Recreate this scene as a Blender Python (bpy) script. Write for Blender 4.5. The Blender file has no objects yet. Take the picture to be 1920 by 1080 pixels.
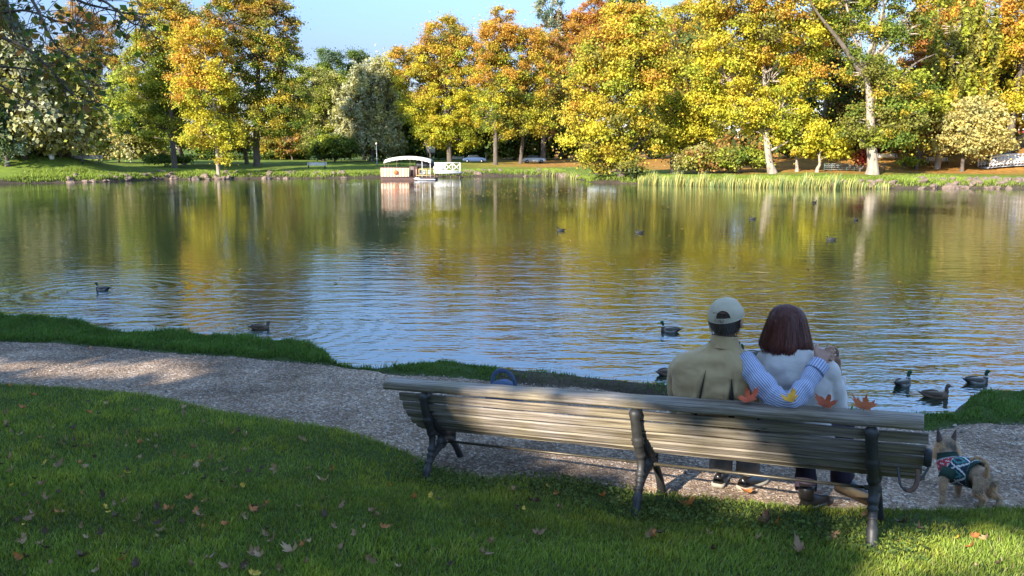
import bpy, math, random
import numpy as np
from mathutils import Vector, Matrix
random.seed(7); RS = np.random.RandomState(11)
SC = bpy.context.scene
COL = SC.collection
# ------------------------------------------------------------------ camera, sky, sun, exposure
F_PX = 1500.0; EYE = 3.3; PITCH = math.atan(250/1500.0)
cam = bpy.data.objects.new('camera', bpy.data.cameras.new('camera')); COL.objects.link(cam)
cam.data.sensor_width = 36; cam.data.lens = 36*F_PX/1920.0
cam.data.clip_start = 0.05; cam.data.clip_end = 2000
cam.location = (0, 0, EYE); cam.rotation_euler = (math.pi/2-PITCH, 0, 0)
SC.camera = cam
SUN_AZ = math.radians(40); SUN_EL = math.radians(27)     # light travels towards (+sin, +cos)
SUNV = Vector((-math.sin(SUN_AZ)*math.cos(SUN_EL), -math.cos(SUN_AZ)*math.cos(SUN_EL), math.sin(SUN_EL)))
w = bpy.data.worlds.new('World'); SC.world = w; w.use_nodes = True
nt = w.node_tree; bg = nt.nodes['Background']
sky = nt.nodes.new('ShaderNodeTexSky'); sky.sky_type = 'NISHITA'; sky.sun_disc = False
sky.sun_elevation = SUN_EL; sky.sun_rotation = math.radians(180)+SUN_AZ
sky.air_density = 1.0; sky.dust_density = .1; sky.ozone_density = 2.0; sky.altitude = 1200
geo = nt.nodes.new('ShaderNodeTexCoord'); sz_ = nt.nodes.new('ShaderNodeSeparateXYZ'); nt.links.new(geo.outputs['Generated'], sz_.inputs[0])
rp = nt.nodes.new('ShaderNodeValToRGB'); nt.links.new(sz_.outputs[2], rp.inputs[0]); el_ = rp.color_ramp.elements; el_.new(.5); el_.new(.5)
for i_, (p_, c_) in enumerate(((0, (.27, .225, .235)), (.12, (.215, .20, .225)), (.30, (.47, .53, .60)), (.60, (1, .93, .82)))): el_[i_].position = p_; el_[i_].color = c_+(1,)
mx_ = nt.nodes.new('ShaderNodeMixRGB'); mx_.blend_type = 'MULTIPLY'; mx_.inputs[0].default_value = 1   # clear autumn air: little glare low down
nt.links.new(sky.outputs[0], mx_.inputs[1]); nt.links.new(rp.outputs[0], mx_.inputs[2]); nt.links.new(mx_.outputs[0], bg.inputs[0]); bg.inputs[1].default_value = 0.15
sl = bpy.data.lights.new('sun', 'SUN'); sl.energy = 2.75; sl.angle = math.radians(0.5); sl.color = (1, 0.92, 0.79)
so = bpy.data.objects.new('sun', sl); COL.objects.link(so)
so.rotation_euler = SUNV.to_track_quat('Z', 'Y').to_euler()
SC.view_settings.view_transform = 'Standard'; SC.view_settings.look = 'None'
SC.view_settings.exposure = 2.35; SC.view_settings.gamma = 1
SC.render.engine = 'CYCLES'
SC.cycles.max_bounces = 7; SC.cycles.transparent_max_bounces = 8; SC.cycles.use_denoising = True
# ------------------------------------------------------------------ helpers
CT, ST = math.cos(PITCH), math.sin(PITCH)
def ray(px, py):
    a = (px-960)/F_PX; b = -(py-540)/F_PX
    return Vector((a, CT+b*ST, -ST+b*CT))
def at(px, py, D):
    return Vector((0, 0, EYE)) + ray(px, py)*D
def lz(px, py, z):
    r = ray(px, py); return Vector((0, 0, EYE)) + r*((z-EYE)/r.z)
def sstep(t):
    t = np.clip(t, 0, 1); return t*t*(3-2*t)
def tag(o, label=None, cat=None, group=None, kind=None):
    if label: o['label'] = label
    if cat: o['category'] = cat
    if group: o['group'] = group
    if kind: o['kind'] = kind
    return o
def empty(name, loc=(0, 0, 0), rz=0.0, **k):
    o = bpy.data.objects.new(name, None); COL.objects.link(o)
    o.location = loc; o.rotation_euler = (0, 0, rz); o.empty_display_size = .1
    return tag(o, **k)
def mesh_np(name, V, Fq, col=None, smooth=False, mat=None, parent=None, uv=None):
    """V (n,3), Fq (m,k) constant size faces or list of arrays, col per vertex (n,3)"""
    V = np.asarray(V, dtype=np.float32)
    fl = Fq if isinstance(Fq, list) else [Fq]
    me = bpy.data.meshes.new(name)
    me.vertices.add(len(V)); me.vertices.foreach_set('co', V.ravel())
    loops = np.concatenate([f.ravel() for f in fl]).astype(np.int32)
    tot = np.concatenate([np.full(len(f), f.shape[1], dtype=np.int32) for f in fl])
    start = np.concatenate([[0], np.cumsum(tot)[:-1]]).astype(np.int32)
    me.loops.add(len(loops)); me.loops.foreach_set('vertex_index', loops)
    me.polygons.add(len(tot)); me.polygons.foreach_set('loop_start', start)
    me.polygons.foreach_set('loop_total', tot)
    if smooth: me.polygons.foreach_set('use_smooth', np.ones(len(tot), dtype=bool))
    me.update(calc_edges=True)
    if col is not None:
        a = me.color_attributes.new('col', 'FLOAT_COLOR', 'POINT')
        c4 = np.ones((len(V), 4), dtype=np.float32); c4[:, :3] = col
        a.data.foreach_set('color', c4.ravel())
    if mat: me.materials.append(mat)
    o = bpy.data.objects.new(name, me); COL.objects.link(o)
    if parent: o.parent = parent
    return o
class MB:
    """collects lofts, boxes, blobs; build() links them as ONE mesh object"""
    def __init__(s): s.v = []; s.f = []; s.c = []; s.cur = (1, 1, 1)
    def add(s, vs, fs, col=None):
        n = len(s.v); s.v += [tuple(p) for p in vs]; s.f += [tuple(i+n for i in f) for f in fs]
        s.c += [col or s.cur]*len(vs)
    def ring_loft(s, rings, caps=(True, True), closed=True, col=None, cols=None):
        n = len(rings[0]); vs = [p for r in rings for p in r]; fs = []
        for i in range(len(rings)-1):
            for j in range(n if closed else n-1):
                k = (j+1) % n
                fs.append((i*n+j, i*n+k, (i+1)*n+k, (i+1)*n+j))
        if closed and caps[0]: fs.append(tuple(range(n-1, -1, -1)))
        if closed and caps[1]: fs.append(tuple((len(rings)-1)*n+j for j in range(n)))
        b = len(s.c); s.add(vs, fs, col)
        if cols:
            for i, c in enumerate(cols):
                for j in range(n): s.c[b+i*n+j] = c
    def tube(s, pts, rad, n=8, caps=(True, True), ref=None, col=None, cols=None, power=2.0):
        pts = [Vector(p) for p in pts]; m = len(pts)
        if not isinstance(rad, (list, tuple)): rad = [rad]*m
        T = []
        for i in range(m):
            a = pts[max(i-1, 0)]; b = pts[min(i+1, m-1)]
            t = (b-a); T.append(t.normalized() if t.length > 1e-9 else Vector((0, 0, 1)))
        if ref is None: ref = Vector((0, 0, 1)) if abs(T[0].z) < .9 else Vector((1, 0, 0))
        ref = Vector(ref)
        A = (ref-T[0]*ref.dot(T[0])).normalized(); rings = []
        for i in range(m):
            A = (A-T[i]*A.dot(T[i])).normalized(); B = T[i].cross(A)
            r = rad[i]; ra, rb = (r if isinstance(r, (list, tuple)) else (r, r))
            rg = []
            for j in range(n):
                an = 2*math.pi*j/n; ca, sa = math.cos(an), math.sin(an)
                if power != 2.0:
                    q = (abs(ca)**power+abs(sa)**power)**(-1/power); ca *= q; sa *= q
                rg.append(pts[i]+A*(ra*ca)+B*(rb*sa))
            rings.append(rg)
        s.ring_loft(rings, caps, col=col, cols=cols)
    def box(s, c, size, rot=None, bev=0.0, col=None):
        sx, sy, sz = [d/2 for d in size]; c = Vector(c)
        b = min(bev, sx*.9, sy*.9, sz*.9)
        if b <= 0:
            P = [Vector((x, y, z)) for z in (-sz, sz) for x, y in ((-sx, -sy), (sx, -sy), (sx, sy), (-sx, sy))]
            Fs = [(3, 2, 1, 0), (4, 5, 6, 7), (0, 1, 5, 4), (1, 2, 6, 5), (2, 3, 7, 6), (3, 0, 4, 7)]
            if rot: P = [rot @ p for p in P]
            s.add([c+p for p in P], Fs, col); return
        def ringz(z, o):
            x, y = sx-o, sy-o; q = b*.7
            return [Vector(p) for p in ((-x+q, -y, z), (x-q, -y, z), (x, -y+q, z), (x, y-q, z), (x-q, y, z), (-x+q, y, z), (-x, y-q, z), (-x, -y+q, z))]
        R = [ringz(-sz, b), ringz(-sz+b, 0), ringz(sz-b, 0), ringz(sz, b)]
        R = [[c+((rot @ p) if rot else p) for p in r] for r in R]
        s.ring_loft(R, col=col)
    def blob(s, c, r, rot=None, nu=14, nv=9, col=None, fn=None):
        c = Vector(c); r = r if isinstance(r, (list, tuple)) else (r, r, r)
        rings = []
        for i in range(1, nv):
            ph = math.pi*i/nv; rg = []
            for j in range(nu):
                an = 2*math.pi*j/nu
                p = Vector((r[0]*math.sin(ph)*math.cos(an), r[1]*math.sin(ph)*math.sin(an), -r[2]*math.cos(ph)))
                if fn: p = fn(p)
                rg.append(c+((rot @ p) if rot else p))
            rings.append(rg)
        s.ring_loft(rings, col=col)
    def build(s, name, mat, parent=None, smooth=True, sub=0, remesh=0, world=None, bevel=0, smoothmod=0, solid=0, disp=None):
        me = bpy.data.meshes.new(name)
        vs = s.v
        if world is not None:
            inv = world.inverted(); vs = [tuple(inv @ Vector(p)) for p in vs]
        me.from_pydata(vs, [], s.f)
        a = me.color_attributes.new('col', 'FLOAT_COLOR', 'POINT')
        a.data.foreach_set('color', np.array([tuple(c)+(1,) for c in s.c], dtype=np.float32).ravel())
        me.materials.append(mat); me.update()
        o = bpy.data.objects.new(name, me); COL.objects.link(o)
        if parent: o.parent = parent
        if remesh:
            m = o.modifiers.new('r', 'REMESH'); m.mode = 'VOXEL'; m.voxel_size = remesh; m.use_smooth_shade = smooth
        if smoothmod:
            m = o.modifiers.new('s', 'SMOOTH'); m.iterations = smoothmod; m.factor = .6
        if solid:
            m = o.modifiers.new('so', 'SOLIDIFY'); m.thickness = solid; m.offset = 0
        if bevel:
            m = o.modifiers.new('b', 'BEVEL'); m.width = bevel; m.segments = 2; m.limit_method = 'ANGLE'
        if sub:
            m = o.modifiers.new('u', 'SUBSURF'); m.levels = sub; m.render_levels = sub
        if disp:
            tx = bpy.data.textures.new(name+'_tex', 'CLOUDS'); tx.noise_scale = disp[1]; tx.noise_depth = 2
            m = o.modifiers.new('d', 'DISPLACE'); m.texture = tx; m.strength = disp[0]; m.mid_level = .5; m.texture_coords = 'LOCAL'
        if smooth: me.polygons.foreach_set('use_smooth', np.ones(len(me.polygons), dtype=bool))
        return o
def copy_tree(o, parent=None):
    c = o.copy(); COL.objects.link(c); c.parent = parent
    for ch in [x for x in COL.objects if x.parent == o]: copy_tree(ch, c)
    return c
def catmull(pts, k=6):
    pts = [Vector(p) for p in pts]; out = []
    P = [pts[0]*2-pts[1]]+pts+[pts[-1]*2-pts[-2]]
    for i in range(1, len(P)-2):
        for j in range(k):
            t = j/k; a, b, c, d = P[i-1], P[i], P[i+1], P[i+2]
            out.append(.5*((2*b)+(c-a)*t+(2*a-5*b+4*c-d)*t*t+(3*b-a-3*c+d)*t**3))
    out.append(pts[-1]); return out
def interp(vals, n):
    x = np.linspace(0, len(vals)-1, n); v = np.array(vals, dtype=float)
    if v.ndim == 1: return list(np.interp(x, range(len(vals)), v))
    return [tuple(np.interp(xx, range(len(vals)), v[:, k]) for k in range(v.shape[1])) for xx in x]
# ------------------------------------------------------------------ materials
class NM:
    def __init__(s, name):
        s.m = bpy.data.materials.new(name); s.m.use_nodes = True; s.t = s.m.node_tree
        s.b = s.t.nodes['Principled BSDF']; s.out = s.t.nodes['Material Output']
    def n(s, t, **k):
        x = s.t.nodes.new('ShaderNode'+t)
        for a, v in k.items():
            if hasattr(x, a) and a not in x.inputs: setattr(x, a, v)
            else: x.inputs[a.replace('_', ' ')].default_value = v
        return x
    def l(s, a, b): s.t.links.new(a, b)
    def coord(s, which='Object', scale=(1, 1, 1), rot=(0, 0, 0)):
        c = s.n('TexCoord'); mp = s.n('Mapping'); s.l(c.outputs[which], mp.inputs[0])
        mp.inputs['Scale'].default_value = scale; mp.inputs['Rotation'].default_value = rot
        return mp.outputs[0]
    def noise(s, co, scale, detail=3, rough=.5):
        x = s.n('TexNoise'); s.l(co, x.inputs['Vector']); x.inputs['Scale'].default_value = scale
        x.inputs['Detail'].default_value = detail; x.inputs['Roughness'].default_value = rough
        return x.outputs[0]
    def ramp(s, fac, stops):
        x = s.n('ValToRGB'); s.l(fac, x.inputs[0]); e = x.color_ramp.elements
        while len(e) < len(stops): e.new(.5)
        for i, (p, c) in enumerate(stops): e[i].position = p; e[i].color = tuple(c)+(1,)
        return x.outputs[0]
    def mul(s, a, b, fac=1.0, mode='MULTIPLY'):
        x = s.n('MixRGB'); x.blend_type = mode; x.inputs[0].default_value = fac
        s.l(a, x.inputs[1])
        if isinstance(b, tuple): x.inputs[2].default_value = b+(1,)
        else: s.l(b, x.inputs[2])
        return x.outputs[0]
    def mix(s, fac, a, b):
        x = s.n('MixRGB')
        s.l(fac, x.inputs[0])
        for i, c in ((1, a), (2, b)):
            if isinstance(c, tuple): x.inputs[i].default_value = c+(1,)
            else: s.l(c, x.inputs[i])
        return x.outputs[0]
    def bump(s, h, strength=.3, dist=.01, prev=None):
        x = s.n('Bump'); s.l(h, x.inputs['Height']); x.inputs['Strength'].default_value = strength
        x.inputs['Distance'].default_value = dist
        if prev is not None: s.l(prev, x.inputs['Normal'])
        return x.outputs[0]
    def attr(s, name='col'):
        x = s.n('Attribute'); x.attribute_name = name; return x.outputs['Color']
def simple(name, rgb, rough=.6, var=.25, scale=8, bump=.2, bdist=.004, metal=0.0, spec=.5, coord='Object', sheen=0, bscale=None, stretch=(1, 1, 1)):
    m = NM(name); co = m.coord(coord, stretch); nz = m.noise(co, scale, 4, .6)
    d = tuple(c*(1-var) for c in rgb); h = tuple(min(1, c*(1+var)) for c in rgb)
    m.l(m.ramp(nz, [(.3, d), (.7, h)]), m.b.inputs['Base Color'])
    m.b.inputs['Roughness'].default_value = rough; m.b.inputs['Metallic'].default_value = metal
    m.b.inputs['Specular IOR Level'].default_value = spec
    if sheen: m.b.inputs['Sheen Weight'].default_value = sheen
    if bump:
        nb = m.noise(co, bscale or scale*5, 3, .6); m.l(m.bump(nb, bump, bdist), m.b.inputs['Normal'])
    return m.m
def vcol(name, rough=.7, scale=40, var=.2, bump=.2, bdist=.003, spec=.4, sheen=0):
    m = NM(name); co = m.coord('Object'); nz = m.noise(co, scale, 3, .6)
    g = m.ramp(nz, [(.3, (1-var,)*3), (.7, (1+var,)*3)])
    m.l(m.mul(m.attr(), g), m.b.inputs['Base Color']); m.b.inputs['Roughness'].default_value = rough
    m.b.inputs['Specular IOR Level'].default_value = spec
    if sheen: m.b.inputs['Sheen Weight'].default_value = sheen
    if bump: m.l(m.bump(nz, bump, bdist), m.b.inputs['Normal'])
    return m.m
def leafmat(name, trans=.35, rough=.55, spec=.25):
    m = NM(name); c = m.attr(); m.l(c, m.b.inputs['Base Color']); m.b.inputs['Roughness'].default_value = rough
    m.b.inputs['Specular IOR Level'].default_value = spec
    t = m.n('BsdfTranslucent'); c2 = m.mul(c, (1.0, 1.0, .6)); m.l(c2, t.inputs[0])
    x = m.n('MixShader'); x.inputs[0].default_value = trans
    m.l(m.b.outputs[0], x.inputs[1]); m.l(t.outputs[0], x.inputs[2]); m.l(x.outputs[0], m.out.inputs[0])
    return m.m
M = {}
M['leaf'] = leafmat('foliage', .42); M['grass'] = leafmat('grass_blades', .3, .5, .3)
M['bark'] = simple('bark', (.11, .085, .065), .9, .45, 3, .8, .03, stretch=(1, 1, .25))
M['bark_pale'] = simple('pale_bark', (.30, .245, .19), .9, .45, 2.0, .8, .03, stretch=(1, 1, .35))
M['white'] = simple('white_paint', (.68, .65, .60), .5, .12, 3, .1)
M['iron'] = simple('cast_iron_paint', (.026, .025, .024), .52, .4, 14, .35, .003, spec=.6)
M['darkmetal'] = simple('dark_metal', (.03, .032, .035), .45, .3, 9, .1)
M['greymetal'] = simple('grey_metal', (.35, .36, .37), .4, .15, 9, .1, metal=.6)
# weathered bench wood
m = NM('weathered_wood'); co = m.coord('Object', (.9, 34, 34)); g1 = m.noise(co, 2.2, 6, .7)
co2 = m.coord('Object', (1, 1, 1)); g2 = m.noise(co2, 3.2, 3, .5); g3 = m.noise(m.coord('Object', (3, 60, 60)), 6, 4, .7)
cA = m.ramp(g1, [(.36, (.075, .058, .045)), (.5, (.20, .165, .135)), (.64, (.34, .295, .25))])
cB = m.mix(m.ramp(g2, [(.42, (0, 0, 0)), (.62, (1, 1, 1))]), cA, m.mul(cA, (.85, .83, .66)))
kn = m.n('TexVoronoi'); m.l(m.coord('Object', (1.5, 6, 6)), kn.inputs['Vector']); kn.inputs['Scale'].default_value = 2.2
cB = m.mul(m.ramp(kn.outputs[0], [(.03, (.3, .25, .2)), (.09, (1, 1, 1))]), cB)
m.l(cB, m.b.inputs['Base Color']); m.b.inputs['Roughness'].default_value = .62
m.l(m.bump(g3, .35, .002, m.bump(g1, .35, .004)), m.b.inputs['Normal']); M['wood'] = m.m
# ------------------------------------------------------------------ terrain
ZP = 1.27
LIP = [(-30, 17), (-18, 14.0), (-11, 11.6)] + [tuple(lz(x, y, 1.22)[:2]) for x, y in
      ((0, 607), (90, 612), (190, 622), (250, 642), (330, 638), (420, 648), (500, 655), (590, 662), (660, 676), (694, 690), (708, 708), (728, 690),
       (760, 686), (880, 697), (960, 712), (1080, 720), (1180, 734), (1300, 745), (1480, 760), (1600, 772), (1650, 786), (1700, 797), (1748, 803),
       (1775, 764), (1850, 757), (1935, 756), (2100, 765))] + [(9.5, 6.2), (14, 5.6), (30, 3)]
LX = np.array([p[0] for p in LIP]); LY = np.array([p[1] for p in LIP])
_far = [(0, 345), (90, 343), (200, 341), (300, 337), (410, 336), (500, 335), (600, 334.5), (720, 333), (800, 332), (900, 331), (1050, 330.5),
        (1085, 337), (1110, 343), (1200, 345), (1300, 348), (1400, 350), (1500, 352), (1600, 353.5), (1720, 354), (1800, 353), (1920, 354)]
FAR = [tuple(lz(x, y, 0)[:2]) for x, y in _far]
SHORE = [(x, y+.85) for x, y in LIP]
POLY = np.array([(-75, 40), (-62, 22)] + SHORE[0:] + [(60, 18), (75, 50), (66, 68)] + FAR[::-1] + [(-68, 80)])
def seg_dist(X, Y, P, closed=True):
    d = np.full(X.shape, 1e9); n = len(P)
    for i in range(n if closed else n-1):
        ax, ay = P[i]; bx, by = P[(i+1) % n]; dx, dy = bx-ax, by-ay
        t = np.clip(((X-ax)*dx+(Y-ay)*dy)/(dx*dx+dy*dy+1e-12), 0, 1)
        d = np.minimum(d, np.hypot(X-ax-t*dx, Y-ay-t*dy))
    return d
def inside(X, Y, P):
    r = np.zeros(X.shape, dtype=bool); n = len(P)
    for i in range(n):
        ax, ay = P[i]; bx, by = P[(i+1) % n]
        if ay == by: continue
        c = ((ay > Y) != (by > Y)) & (X < (bx-ax)*(Y-ay)/(by-ay)+ax)
        r ^= c
    return r
_pn = [(-25, 13.2), (-12, 9.6), (-7.5, 8.0)] + [tuple(lz(x, y, ZP)[:2]) for x, y in ((0, 722), (120, 728), (280, 742), (340, 755), (420, 775), (520, 790), (640, 808), (760, 836), (840, 862), (930, 885), (1060, 898), (1200, 915), (1350, 935), (1500, 955), (1700, 960), (1920, 958))] + [(4.5, 4.6), (8, 4.2), (25, 1)]
_pf = [(-25, 15.4), (-12, 11.0), (-7.6, 9.4)] + [tuple(lz(x, y, ZP)[:2]) for x, y in ((0, 641), (120, 644), (240, 655), (330, 662), (470, 672), (600, 682), (690, 696), (760, 703), (860, 707), (930, 716), (1090, 726), (1200, 742), (1400, 758), (1600, 782), (1660, 794), (1745, 808), (1790, 796), (1920, 794))] + [(5.2, 5.9), (8, 5.6), (25, 2.6)]
NX = np.array([p[0] for p in _pn]); NY = np.array([p[1] for p in _pn]); GX = np.array([p[0] for p in _pf]); GY = np.array([p[1] for p in _pf])
def fbm(X, Y, s, seed=0):
    r = np.zeros(np.shape(X)); rs = np.random.RandomState(seed)
    for k in range(9):
        a = rs.rand()*6.28; f = s*(1+.75*k); r = r+np.sin(X*math.cos(a)*f+Y*math.sin(a)*f+rs.rand()*6.28+1.3*np.sin(Y*f*.43+k))/(1+.5*k)
    return r/3.0
def HT(X, Y, detail=True):
    X = np.asarray(X, dtype=float); Y = np.asarray(Y, dtype=float)
    sg = seg_dist(X, Y, POLY); sg = np.where(inside(X, Y, POLY), -sg, sg)
    wf = sstep((Y-24)/14.0)
    dl = np.maximum(0, (np.interp(X, NX, NY)-Y)*.85)
    near = ZP*sstep(sg/.8)**.6 + .145*np.minimum(dl, 14) + .02*np.clip(X, -4, 4)*np.minimum(dl, 1)
    # lawn stands a few cm over the path
    dg = np.maximum(0, Y-np.interp(X, GX, GY))
    near = near + .03*sstep(dg/.12)*sstep(sg/.5)+ .03*sstep(dl/.1)
    far = .5*sstep(sg/1.2) + .055*np.clip(sg, 0, 22) + .02*np.clip(sg-22, 0, 200)
    far = far + sstep((X-32)/25)*sstep((sg-14)/28)*4.2
    far = far + 2.3*np.exp(-(((X+62)/13)**2+((Y-105)/9)**2))*sstep(sg/11)
    if detail: far = far + .12*fbm(X, Y, .35, 3)*sstep(sg/2)
    for cx_, cy_, am_, rr_ in ((-.58, 4.86, .12, .55), (.66, 4.22, .075, .45), (1.68, 3.55, .03, .4)): near = near-am_*np.exp(-((X-cx_)**2+(Y-cy_)**2)/rr_**2)
    land = near*(1-wf)+far*wf
    if detail: land = land + .012*fbm(X, Y, 2.2, 5)*(1-wf)*sstep(sg/1.2)*sstep((dl+dg)/.3)
    return np.where(sg < 0, np.maximum(-2.0, sg*.9), land), sg, dl, dg
def hz(x, y): return float(HT(np.array([x]), np.array([y]))[0][0])
_D = np.concatenate([np.arange(1.5, 20, .02), np.arange(20, 420, .25)])
def hit(px, py):
    r = ray(px, py); X = r.x*_D; Y = r.y*_D; Z = EYE+r.z*_D
    h = HT(X, Y)[0]; k = np.where((Z <= h) & (h > 0) & ((_D < 12) | (_D > 60)))[0]
    k = k[0] if len(k) else len(_D)-1
    return Vector((X[k], Y[k], h[k]))
def ground():
    ang = np.radians(np.concatenate([np.linspace(-180, -46, 40)[:-1], np.linspace(-46, -36, 30)[:-1], np.linspace(-36, 36, 470), np.linspace(36, 46, 30)[1:], np.linspace(46, 180, 40)[1:]]))
    rad = np.concatenate([np.geomspace(.25, 2.2, 18)[:-1], np.geomspace(2.2, 260, 560), np.geomspace(270, 1500, 24)])
    A, R = np.meshgrid(ang, rad); X = R*np.sin(A); Y = R*np.cos(A)
    Z, sg, dl, dg = HT(X, Y)
    inpath = (dl <= 0) & (dg <= 0) & (Y < 30)
    Z = np.where(inpath, Z-.03, Z)
    V = np.stack([X, Y, Z], -1).reshape(-1, 3); nr, na = X.shape
    i = np.arange(nr-1)[:, None]*na+np.arange(na-1)[None, :]
    Q = np.stack([i, i+1, i+1+na, i+na], -1).reshape(-1, 4)[:, ::-1]
    n1 = fbm(X, Y, .5, 21)[..., None]; n2 = fbm(X, Y, 3.0, 22)[..., None]
    lawn = np.array([.05, .08, .02]); soil = np.array([.065, .05, .036]); farg = np.array([.115, .155, .022]); lit = np.array([.34, .15, .035])
    C = np.where((Y > 30)[..., None], farg*(1+.3*n1), lawn*(1+.2*n2))
    bank = (sg < np.where(Y > 30, 1.3, .55)+.25*n2[..., 0])[..., None]
    bank = bank | ((Y < 30) & (dg > 0) & (X/np.maximum(Y, .1) > -.02) & (X/np.maximum(Y, .1) < .52))[..., None]
    C = np.where(bank, soil*(1+.3*n2), C)
    wl = (sstep((X+15)/25)*sstep((sg-9-3*n1[..., 0])/7)*(Y > 30)*.85)[..., None]
    C = C*(1-wl)+lit*wl*(1+.3*n2)
    C = np.where(inpath[..., None], np.array([.12, .1, .085]), C)
    m = NM('ground_cover'); co = m.coord('Object'); nz = m.noise(co, 1.3, 6, .7); nf = m.noise(co, 25, 4, .7)
    g = m.ramp(nz, [(.3, (.62, .62, .6)), (.7, (1.3, 1.3, 1.25))]); g2 = m.ramp(nf, [(.3, (.6, .6, .6)), (.7, (1.35, 1.35, 1.35))])
    m.l(m.mul(m.mul(m.attr(), g), g2), m.b.inputs['Base Color']); m.b.inputs['Roughness'].default_value = .95
    m.b.inputs['Specular IOR Level'].default_value = .15
    m.l(m.bump(nf, .6, .04), m.b.inputs['Normal'])
    o = mesh_np('ground', V, Q, np.clip(C.reshape(-1, 3), 0, 1), True, m.m); tag(o, 'grassy park ground with a low hill around the pond', 'ground', kind='structure')
ground()
def path():
    xs = np.concatenate([np.linspace(-14, -6.2, 40)[:-1], np.linspace(-6.2, 5.2, 420), np.linspace(5.2, 14, 40)[1:]])
    t = np.linspace(-.02, 1.02, 60); XS, T = np.meshgrid(xs, t)
    e1 = .06*fbm(XS, XS*0, 5, 2)+.03*fbm(XS, XS*0, 19, 6); e2 = .05*fbm(XS, XS*0, 5, 9)+.02*fbm(XS, XS*0, 19, 7)
    y0 = np.interp(XS, NX, NY)+e1; y1 = np.interp(XS, GX, GY)+e2
    YS = y0+(y1-y0)*T
    Z = HT(XS, YS, False)[0]; Zc = np.minimum(Z, ZP)
    Z = Zc+.002+.006*fbm(XS, YS, 3, 4)+.003*fbm(XS, YS, 14, 8)
    Z = np.where((T < 0) | (T > 1), Z-.03, Z)
    V = np.stack([XS, YS, Z], -1).reshape(-1, 3); nr, na = XS.shape
    i = np.arange(nr-1)[:, None]*na+np.arange(na-1)[None, :]
    Q = np.stack([i, i+1, i+1+na, i+na], -1).reshape(-1, 4)
    m = NM('gravel'); co = m.coord('Object')
    v = m.n('TexVoronoi'); m.l(co, v.inputs['Vector']); v.inputs['Scale'].default_value = 62
    v2 = m.n('TexVoronoi'); m.l(co, v2.inputs['Vector']); v2.inputs['Scale'].default_value = 140
    nb = m.noise(co, 2.2, 5, .6); nf = m.noise(co, 190, 3, .7)
    sc_ = m.n('SeparateColor'); m.l(v.outputs['Color'], sc_.inputs[0])
    c = m.ramp(sc_.outputs[0], [(.0, (.18, .125, .088)), (.55, (.31, .228, .168)), (.85, (.42, .325, .25)), (1, (.60, .52, .45))])
    c = m.mul(c, m.mul(m.ramp(nb, [(.32, (.62, .58, .54)), (.66, (1.25, 1.25, 1.25))]), m.ramp(m.noise(m.coord('Object', (.5, 1.4, 1)), 1.1, 3, .6), [(.38, (.78, .76, .74)), (.6, (1.15, 1.13, 1.1))]))); c = m.mul(c, m.ramp(nf, [(.3, (.65, .65, .65)), (.7, (1.3, 1.3, 1.3))]))
    m.l(c, m.b.inputs['Base Color']); m.b.inputs['Roughness'].default_value = .95; m.b.inputs['Specular IOR Level'].default_value = .2
    b1 = m.bump(v.outputs[0], .9, .012); m.l(m.bump(nf, .6, .004, m.bump(v2.outputs[0], .6, .006, b1)), m.b.inputs['Normal'])
    o = mesh_np('path', V, Q, None, True, m.m); tag(o, 'grey gravel path between the lawn and the pond', 'path', kind='structure')
path()
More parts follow.
